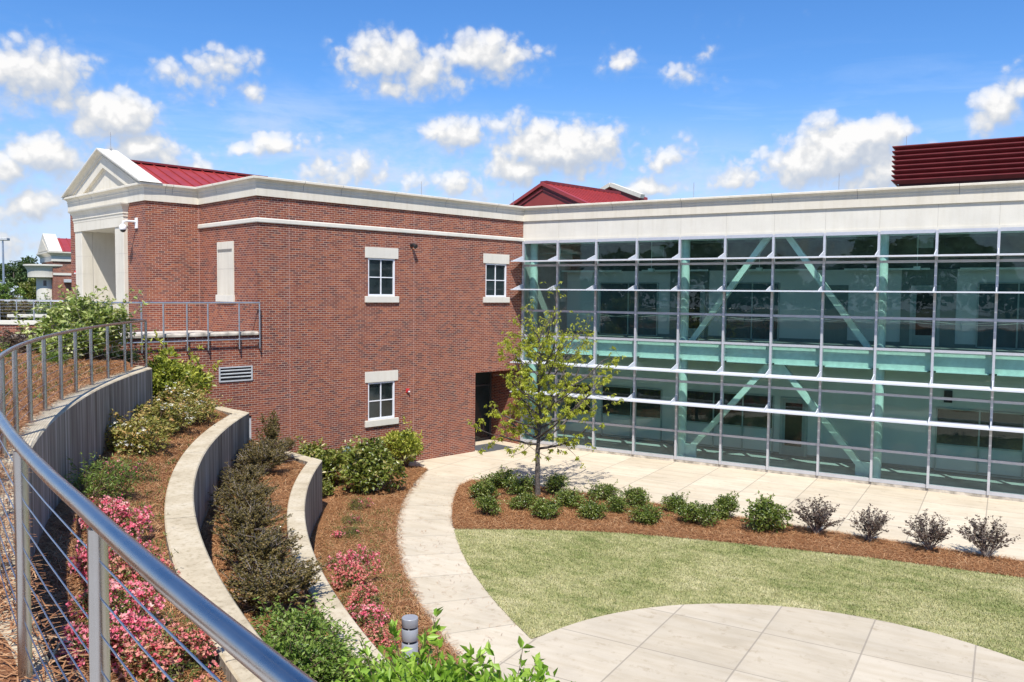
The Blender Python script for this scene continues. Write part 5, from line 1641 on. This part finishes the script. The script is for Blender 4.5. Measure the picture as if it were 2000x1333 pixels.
polar_place(BR[0], 30.2, -116.8, MIDZ, 1.35, 0.95, 'bright large-leaved shrub left part of the foreground, in front of the bollard light', 'shrub', 'bright large-leaved shrubs in the foreground')
polar_place(BR[1], 30.1, -114.6, MIDZ, 1.5, 1.70, 'bright large-leaved shrub with the tallest shoot in the bottom foreground', 'shrub', 'bright large-leaved shrubs in the foreground')
polar_place(BR[0], 30.05, -112.9, MIDZ, 1.55, 1.72, 'bright large-leaved shrub farthest right in the bottom foreground', 'shrub', 'bright large-leaved shrubs in the foreground')
# --- low bed azaleas
LOWZ = lambda r: 0.04
GP3 = 'pink azaleas along the lowest wall'
for pl, r, a, w_, h_, lab in [
    (SP_[1], 28.41, -145.8, 0.65, 0.78, 'small sparse azalea with pink flowers, farthest along the lowest wall'),
    (SP_[0], 28.43, -142.9, 0.62, 0.68, 'small yellow-green azalea with few flowers, second along the lowest wall'),
    (SP_[1], 28.5, -140.7, 0.75, 0.6, 'small flat pink azalea, third along the lowest wall'),
    (PK[2], 28.45, -135.3, 0.98, 0.95, 'brightest deep pink azalea beside the footpath bed, midway along the lowest wall'),
    (FD[0], 28.4, -133.5, 1.0, 1.0, 'rounded faded pink azalea just in front of the brightest pink one'),
    (FD[1], 28.42, -131.0, 0.95, 0.85, 'brownish pink azalea in the middle of the row by the lowest wall'),
    (PK[0], 28.45, -129.2, 0.85, 0.72, 'pink azalea second nearest the bollard light'),
    (FD[0], 28.5, -127.4, 0.8, 0.65, 'pale pink azalea right behind the bollard light')]:
    polar_place(pl, r, a, LOWZ, w_, h_, lab, 'azalea', GP3)
# --- upper bed behind the guardrail
VR = [bushy('variegated_shrub', 141, 'pale', n=7000, L=0.052, W=0.027, blobs=26, rb=0.16, h=1.0, sprigs=90, spread=0.38, wood=PALETWIG)]
VR[0].place('large pale yellow-green shrub behind the curved guardrail, in front of the portico', 'shrub', (-2.9, -16.75, 4.22), 2.35, 2.0, 0.6, 'shrubs on the upper bed')
BRN = spray('russet_shrub', 145, 'purple', stems=60, L=0.05, W=0.028, h=0.9, per=110, sub=5, lean=1.1, tones=(0.3, 1.0))
BRN.place('spreading russet-brown shrub left of the pale yellow-green one', 'shrub', (-5.9, -16.45, 4.2), 1.9, 0.95, 1.0, 'shrubs on the upper bed')
GRN[1].place('small green shrub by the orange flowers at the left edge', 'shrub', (-2.95, -18.75, 4.24), 0.75, 0.7, 2.0, 'shrubs on the upper bed')
GRN[0].place('low green shrub under the russet one, behind the curved guardrail', 'shrub', (-1.75, -18.2, 4.3), 0.8, 0.5, 0.3, 'shrubs on the upper bed')
GRN[1].place('low green shrub at the end of the guardrail, below the balcony coping', 'shrub', P(16.0, 0.9, 4.1), 1.2, 0.55, 0.9, 'shrubs on the upper bed')
ORF = [bushy('orange_flowers', 151, 'green', n=600, L=0.05, W=0.02, blobs=12, rb=0.13, h=0.4, sprigs=6, fl='orange', nfl=260, fs=0.07, spread=0.45)]
ORF[0].place('patch of orange flowers at the left edge, beyond the guardrail', 'flowers', (-8.3, -16.2, 4.2), 1.6, 0.8, 0.0, 'orange flowers beyond the guardrail')
ORF[0].place('patch of orange flowers below the russet shrub', 'flowers', (-6.6, -15.2, 4.2), 1.5, 0.8, 2.0, 'orange flowers beyond the guardrail')
# far shrubs
DK[0].place('brownish bush behind the far railing at the left edge', 'shrub', (-22.4, -8.3, 4.18), 2.6, 1.9, 0.2, 'bushes behind the far railing')
GRN[0].place('dark grey-green conifer bush behind the far railing, next to the distant building', 'shrub', (-25.5, -4.7, 4.18), 2.6, 1.9, 1.2, 'bushes behind the far railing')

# --- young tree in the courtyard bed
def young_tree():
    rg = np.random.default_rng(7)
    base = np.array([4.883, -7.38, 0.0])
    t = thing('young_tree', 'young tree with thin fresh yellow-green leaves in the mulch bed before the glass wall', 'tree', tuple(base))
    mb = MB(); twigs = []
    def grow(p, d, ln_, r0, depth):
        k = 6; pts = [p]; dd = d
        for i in range(k):
            dd = unit(dd + rg.normal(0, 0.07, 3) + np.array([0, 0, 0.05 if depth < 3 else 0.0]))
            pts.append(pts[-1] + dd * ln_ / k)
        pts = np.array(pts); r1 = r0 * (0.5 if depth else 0.6)
        mb.tube(pts, np.linspace(r0, max(r1, 0.0022), k + 1), 8 if depth < 2 else 5, False)
        if depth >= 2: twigs.append(pts)
        return pts
    tr = [base + np.array([0, 0, -0.05])]
    for i in range(6): tr.append(tr[-1] + np.array([rg.normal(0, 0.012), rg.normal(0, 0.012), 0.25]))
    tr = np.array(tr); mb.tube(tr, [0.10, 0.083, 0.075, 0.071, 0.069, 0.068, 0.07], 12, False)
    top = tr[-1]
    lead = [top]
    for i in range(10): lead.append(lead[-1] + np.array([rg.normal(0.028, 0.03), rg.normal(0.018, 0.03), 0.37]))
    lead = np.array(lead); mb.tube(lead, np.linspace(0.058, 0.007, 11), 8, False)
    for k in range(38):
        u = (k / 38) ** 1.1 * 9.3; i = int(u); p = lead[i] * (1 - (u - i)) + lead[i + 1] * (u - i)
        a = k * 2.399 + rg.normal(0, 0.3); f = 1 - u / 10.6
        elev = 0.16 + 0.82 * (u / 9.3) + rg.normal(0, 0.08)
        d = np.array([math.cos(a) * math.cos(elev), math.sin(a) * math.cos(elev), math.sin(elev)])
        ln_ = (0.55 + 1.85 * f ** 0.8) * rg.uniform(0.75, 1.1) * (1 + 0.34 * (d[0] * 0.858 + d[1] * 0.513))
        b1 = grow(p, d, ln_, 0.012 + 0.026 * f, 1)
        for q in range(6):
            j = rg.integers(1, 7); dd = unit(b1[min(j, 6)] - b1[j - 1]); d2 = unit(dd + rg.normal(0, 0.55, 3))
            b2 = grow(b1[j], d2, ln_ * rg.uniform(0.25, 0.5), 0.009, 2)
            for z in range(3):
                j2 = rg.integers(2, 7); d3 = unit(unit(b2[min(j2, 6)] - b2[j2 - 1]) + rg.normal(0, 0.6, 3))
                grow(b2[j2], d3, ln_ * rg.uniform(0.12, 0.22), 0.004, 3)
    tk = stems_mesh(mb, 'young_tree_trunk', BARK)
    for v in tk.vertices: v.co = v.co - Vector(base)
    o = bpy.data.objects.new('trunk', tk); COL.objects.link(o); o.parent = t
    pos = []; dr_ = []
    for p in twigs:
        c = p[3:]
        if rg.uniform() < 0.14: continue
        hgt = p[-1][2]
        m = 7 if hgt < 3.9 else (4 if hgt < 4.9 else 1)
        for q in range(rg.integers(1, m + 1)):
            at_ = c[rg.integers(0, len(c))] if rg.uniform() < 0.4 else c[-1]
            n = rg.integers(3, 7)
            for r_ in range(n):
                pos.append(at_ + rg.normal(0, 0.022, 3)); a = rg.uniform(0, 6.28)
                dr_.append([math.cos(a) * 0.75, math.sin(a) * 0.75, rg.uniform(-0.95, -0.1)])
    pos = np.array(pos); dr_ = np.array(dr_)
    v, f, tn = leaves(rg, pos, dr_, 0.105, 0.036, rg.beta(2, 2.2, len(pos)), 0.28, 0.22, 0.16)
    me = fast_mesh('young_tree_crown', v - base, f, LM['tree'], tn)
    o = bpy.data.objects.new('crown', me); COL.objects.link(o); o.parent = t


young_tree()


def far_tree(label, loc, w_, h_, seed, lm='oak', n=5200, L=0.36):
    rg = np.random.default_rng(seed)
    t = thing('far_tree', label, 'tree', loc, 'trees beyond the far railing')
    mb = MB(); parts = []
    mb.tube([(0, 0, -0.3), (0.05, 0, h_ * 0.3), (0.1, 0.05, h_ * 0.55)], [0.05 * w_, 0.035 * w_, 0.02 * w_], 8, False)
    K = 26
    for k in range(K):
        a = rg.uniform(0, 6.28); rr = 0.42 * w_ * math.sqrt(rg.uniform(0, 1)); zz_ = h_ * (0.38 + 0.52 * rg.uniform(0, 1) * (1 - (rr / (0.5 * w_)) ** 2 * 0.6))
        c = np.array([rr * math.cos(a), rr * math.sin(a), zz_]); rb = w_ * rg.uniform(0.09, 0.17)
        m = n // K; d = rdir(rg, m, 0.3)
        parts.append(leaves(rg, c + d * rb * rg.uniform(0.4, 1.05, (m, 1)) * [1.2, 1.2, 0.75], d + [0, 0, .2], L, L * 0.6, np.clip(rg.beta(2, 2, m) + rg.normal(0, 0.12), 0, 1), 0.8))
        mb.tube(bez(np.array([0.03, 0, h_ * 0.3]), c, rg, 0.15 * w_, 5), np.linspace(0.022 * w_, 0.005 * w_, 5), 5, False)
    v, f, tn = merge(parts)
    for nm, me in (('trunk', stems_mesh(mb, 'far_tree_trunk', BARK)), ('crown', fast_mesh('far_tree_crown', v, f, LM[lm], tn))):
        o = bpy.data.objects.new(nm, me); COL.objects.link(o); o.parent = t


def dist(px, Z):
    """ground point at a given bearing (tangent right of the camera axis) and range"""
    f2 = Vector((cf[0], cf[1], 0)).normalized(); r2 = Vector((f2.y, -f2.x, 0))
    return Vector((CAM_POS[0], CAM_POS[1], 0)) + (f2 + r2 * px) * Z


def fl(px, Z): q = dist(px, Z); return (q.x, q.y, 4.18)


far_tree('broad dark oak rising behind the far railing, left of the distant building', fl(-0.587, 112), 7.0, 6.6, 201)
far_tree('dark oak half cut by the left edge of the view', fl(-0.628, 118), 6.5, 6.8, 202)
far_tree('low yellow-green tree beside the curved canopy of the distant building', fl(-0.575, 86), 3.0, 3.1, 203, 'olive', 3000, 0.22)
far_tree('bright green tree in front of the grey shed at the left edge', fl(-0.612, 60), 2.6, 2.6, 204, 'green', 2600, 0.16)
far_tree('dark green tree just left of the distant building', fl(-0.556, 105), 5.0, 4.6, 205)

# ------------------------------------------------------------------ uncountable ground cover
def np_lump(x, y): return (np.sin(x * 2.3 + 1.1) * np.sin(y * 1.9 + 0.4) + 0.6 * np.sin(x * 5.1 + y * 4.3)) * 0.5


NEEDLE = leaf_material('pine_needle', [(0, (0.12, 0.046, 0.02)), (0.4, (0.32, 0.145, 0.06)), (0.75, (0.52, 0.285, 0.135)), (1, (0.68, 0.48, 0.28))], 0.6, 0.1, 0.3)


def needles(name, rg, x, y, z, L=0.21, W=0.0075, tilt=0.16):
    n = len(x); a = rg.uniform(0, 2 * math.pi, n); l = L * rg.uniform(0.55, 1.2, n); e = rg.normal(0, tilt, n)
    d = np.stack([np.cos(a) * np.cos(e), np.sin(a) * np.cos(e), np.sin(e)], 1); s = np.stack([-np.sin(a), np.cos(a), np.zeros(n)], 1)
    c = np.stack([x, y, z + 0.006 + np.abs(np.sin(e)) * l * 0.45 + rg.uniform(0, 0.018, n)], 1)
    hw = s * W * 0.5; hl = d * (l * 0.5)[:, None]
    bow = np.array([0, 0, 1.0]) * (l * 0.06)[:, None]
    v = np.stack([c - hl - hw, c - hl + hw, c + bow + hw, c + bow - hw, c + hl + hw, c + hl - hw], 1).reshape(-1, 3)
    b = np.arange(n)[:, None] * 6
    f = np.concatenate([b + [0, 1, 2, 3], b + [3, 2, 4, 5]], 1).reshape(-1, 4)
    o = link(name, fast_mesh(name, v, f, NEEDLE, np.repeat(rg.beta(1.8, 1.8, n), 6)))
    o['kind'] = 'stuff'; return o


def ring_pts(rg, n, r0, r1, a0, a1, s_min, n_min=0.02):
    r = np.sqrt(rg.uniform(r0 ** 2, r1 ** 2, n)); a = np.radians(rg.uniform(a0, a1, n))
    x = CX + r * np.cos(a); y = CY + r * np.sin(a)
    k = (x * DU.x + y * DU.y > s_min) & (x * NB.x + y * NB.y > n_min)
    return x[k], y[k], r[k]


rg = np.random.default_rng(77)
x, y, r = ring_pts(rg, 60000, 27.31, 29.36, -158, -118, 6.0)
needles('pine_straw', rg, x, y, 0.02 + np.maximum(0, r - 27.45) * 0.025 + 0.02 * np_lump(x, y) * np.clip((r - 27.35) * 2, 0, 1))
x, y, r = ring_pts(rg, 45000, 29.76, 31.31, -152, -114, 12.15)
needles('pine_straw', rg, x, y, 1.34 + (r - 29.7) * 0.09 + 0.03 * np_lump(x, y))
x, y, r = ring_pts(rg, 60000, 31.77, 33.1, -146, -110, 13.6)
needles('pine_straw', rg, x, y, 2.62 + (r - 31.7) * 0.2 + 0.03 * np_lump(x, y))
x, y, r = ring_pts(rg, 52000, 33.42, 36.4, -152, -113, 16.5)
needles('pine_straw', rg, x, y, np.maximum(4.2, 4.205 + np.clip((r - 33.6) * 0.14, 0, 0.25) + 0.025 * np_lump(x, y)))
x, y, r = ring_pts(rg, 1500, 33.25, 33.7, -121, -105, 16.5)
needles('pine_straw', rg, x, y, np.full(len(x), 4.203), tilt=0.06)


def inside(poly, x, y):
    c = np.zeros(len(x), bool); p = np.array(poly); j = len(p) - 1
    for i in range(len(p)):
        m = ((p[i, 1] > y) != (p[j, 1] > y)) & (x < (p[j, 0] - p[i, 0]) * (y - p[i, 1]) / (p[j, 1] - p[i, 1] + 1e-12) + p[i, 0])
        c ^= m; j = i
    return c


x = rg.uniform(2, 19.5, 90000); y = rg.uniform(-11.7, -6.2, 90000)
k = inside(BED, x + rg.normal(0, 0.025, len(x)), y + rg.normal(0, 0.025, len(x)))
needles('pine_straw', rg, x[k], y[k], np.full(k.sum(), 0.024), W=0.007)
# straw blown on to the paving along the bed edges
x, y, r = ring_pts(rg, 700, 27.15, 27.36, -156, -124, 5.0); needles('pine_straw', rg, x, y, np.full(len(x), 0.01), W=0.006, tilt=0.03)
x = rg.uniform(2.2, 19, 500); y = -6.35 - 0.02 * x + np.abs(rg.normal(0, 0.09, 500)); needles('pine_straw', rg, x, y, np.full(len(x), 0.004), W=0.006, tilt=0.03)
x, y, r = ring_pts(rg, 260, 25.86, 27.0, -156, -126, -50, -50); needles('pine_straw', rg, x, y, np.full(len(x), 0.01), L=0.12, W=0.005, tilt=0.02)
# unseen belt of trees added behind the viewer for the glass wall to reflect
n = 26000; t_ = rg.uniform(-70, 95, n); hh = 4 + (7.5 + 2.6 * np.sin(t_ * 0.21) + 1.6 * np.sin(t_ * 0.57 + 1) + 0.9 * np.sin(t_ * 1.3)) * np.sqrt(rg.uniform(0, 1, n))
pos = np.stack([t_, -84 + rg.normal(0, 2.2, n), hh], 1)
v, f, tn = leaves(rg, pos, rdir(rg, n, 0.2), 0.95, 0.6, np.clip(rg.beta(2, 2, n) + 0.2 * np.sin(t_ * 0.4), 0, 1), 0.8)
o = link('unseen_wood', fast_mesh('unseen_wood', v, f, LM['oak'], tn)); o['kind'] = 'stuff'
# lawn blades
BLADE, q, b = new_mat('lawn_blade')
pos_ = q.n('ShaderNodeNewGeometry').outputs['Position']
at = q.n('ShaderNodeAttribute'); at.attribute_name = 'tone'
c = q.mix(1.0, lawn_colour(q, pos_), q.ramp(at.outputs['Fac'], [(0, (0.55, 0.62, 0.5)), (0.6, (1.0, 1.0, 1.0)), (1, (1.45, 1.35, 1.2))]), 'MULTIPLY')
q.l(c, b.inputs['Base Color']); b.inputs['Roughness'].default_value = 0.8; b.inputs['Specular IOR Level'].default_value = 0.2
N = 420000
x = rg.uniform(4.6, 19.0, N); y = rg.uniform(-17.0, -7.8, N)
k = inside(LAWN_POLY, x + rg.normal(0, 0.018, N), y + rg.normal(0, 0.018, N)); x, y = x[k], y[k]; n = len(x)
a = rg.uniform(0, 2 * math.pi, n); h_ = rg.uniform(0.018, 0.05, n); ln_ = rg.uniform(0.01, 0.055, n)
p0 = np.stack([x, y, np.full(n, 0.014)], 1); s = np.stack([-np.sin(a), np.cos(a), np.zeros(n)], 1) * 0.0055
tip = p0 + np.stack([np.cos(a) * ln_, np.sin(a) * ln_, h_], 1)
v = np.stack([p0 - s, p0 + s, tip], 1).reshape(-1, 3)
o = link('grass', fast_mesh('grass', v, np.arange(3 * n).reshape(-1, 3), BLADE, np.repeat(rg.beta(2, 2, n), 3)))
o['kind'] = 'stuff'
# weeds coming up through the straw
def weeds(name, rg, cx, cy, cz, spread, per, h0):
    m = len(cx); n = m * per; i = np.repeat(np.arange(m), per)
    px = cx[i] + rg.normal(0, spread, n); py = cy[i] + rg.normal(0, spread, n); a = rg.uniform(0, 6.283, n)
    hh = h0 * rg.uniform(0.4, 1.2, n); p0 = np.stack([px, py, cz[i]], 1)
    s = np.stack([-np.sin(a), np.cos(a), np.zeros(n)], 1) * 0.006; l = rg.uniform(0.2, 0.9, n) * hh
    tip = p0 + np.stack([np.cos(a) * l, np.sin(a) * l, hh], 1); mid = (p0 + tip) / 2 + np.array([0, 0, 1]) * (hh * 0.18)[:, None]
    v = np.stack([p0 - s, p0 + s, mid + s, mid - s, tip, tip], 1).reshape(-1, 3); b_ = np.arange(n)[:, None] * 6
    f = np.concatenate([b_ + [0, 1, 2, 3], b_ + [3, 2, 4, 5]], 1).reshape(-1, 4)
    o = link(name, fast_mesh(name, v, f, LM['weed'], np.repeat(rg.uniform(0, 1, n), 6))); o['kind'] = 'stuff'


x, y, r = ring_pts(rg, 330, 27.5, 29.2, -146, -124, 6.0); weeds('weeds', rg, x, y, np.full(len(x), 0.03), 0.12, 34, 0.07)
x, y, r = ring_pts(rg, 150, 31.85, 32.6, -139, -114, 13.6); weeds('weeds', rg, x, y, 2.62 + (r - 31.7) * 0.2, 0.1, 26, 0.07)
x, y, r = ring_pts(rg, 160, 33.8, 36.0, -140, -118, 16.5); weeds('weeds', rg, x, y, 4.2 + np.clip((r - 33.6) * 0.14, 0, 0.25), 0.1, 24, 0.09)
x, y, r = ring_pts(rg, 24, 29.9, 31.1, -138, -122, 12.2); weeds('weeds', rg, x, y, 1.34 + (r - 29.7) * 0.09, 0.08, 26, 0.06)
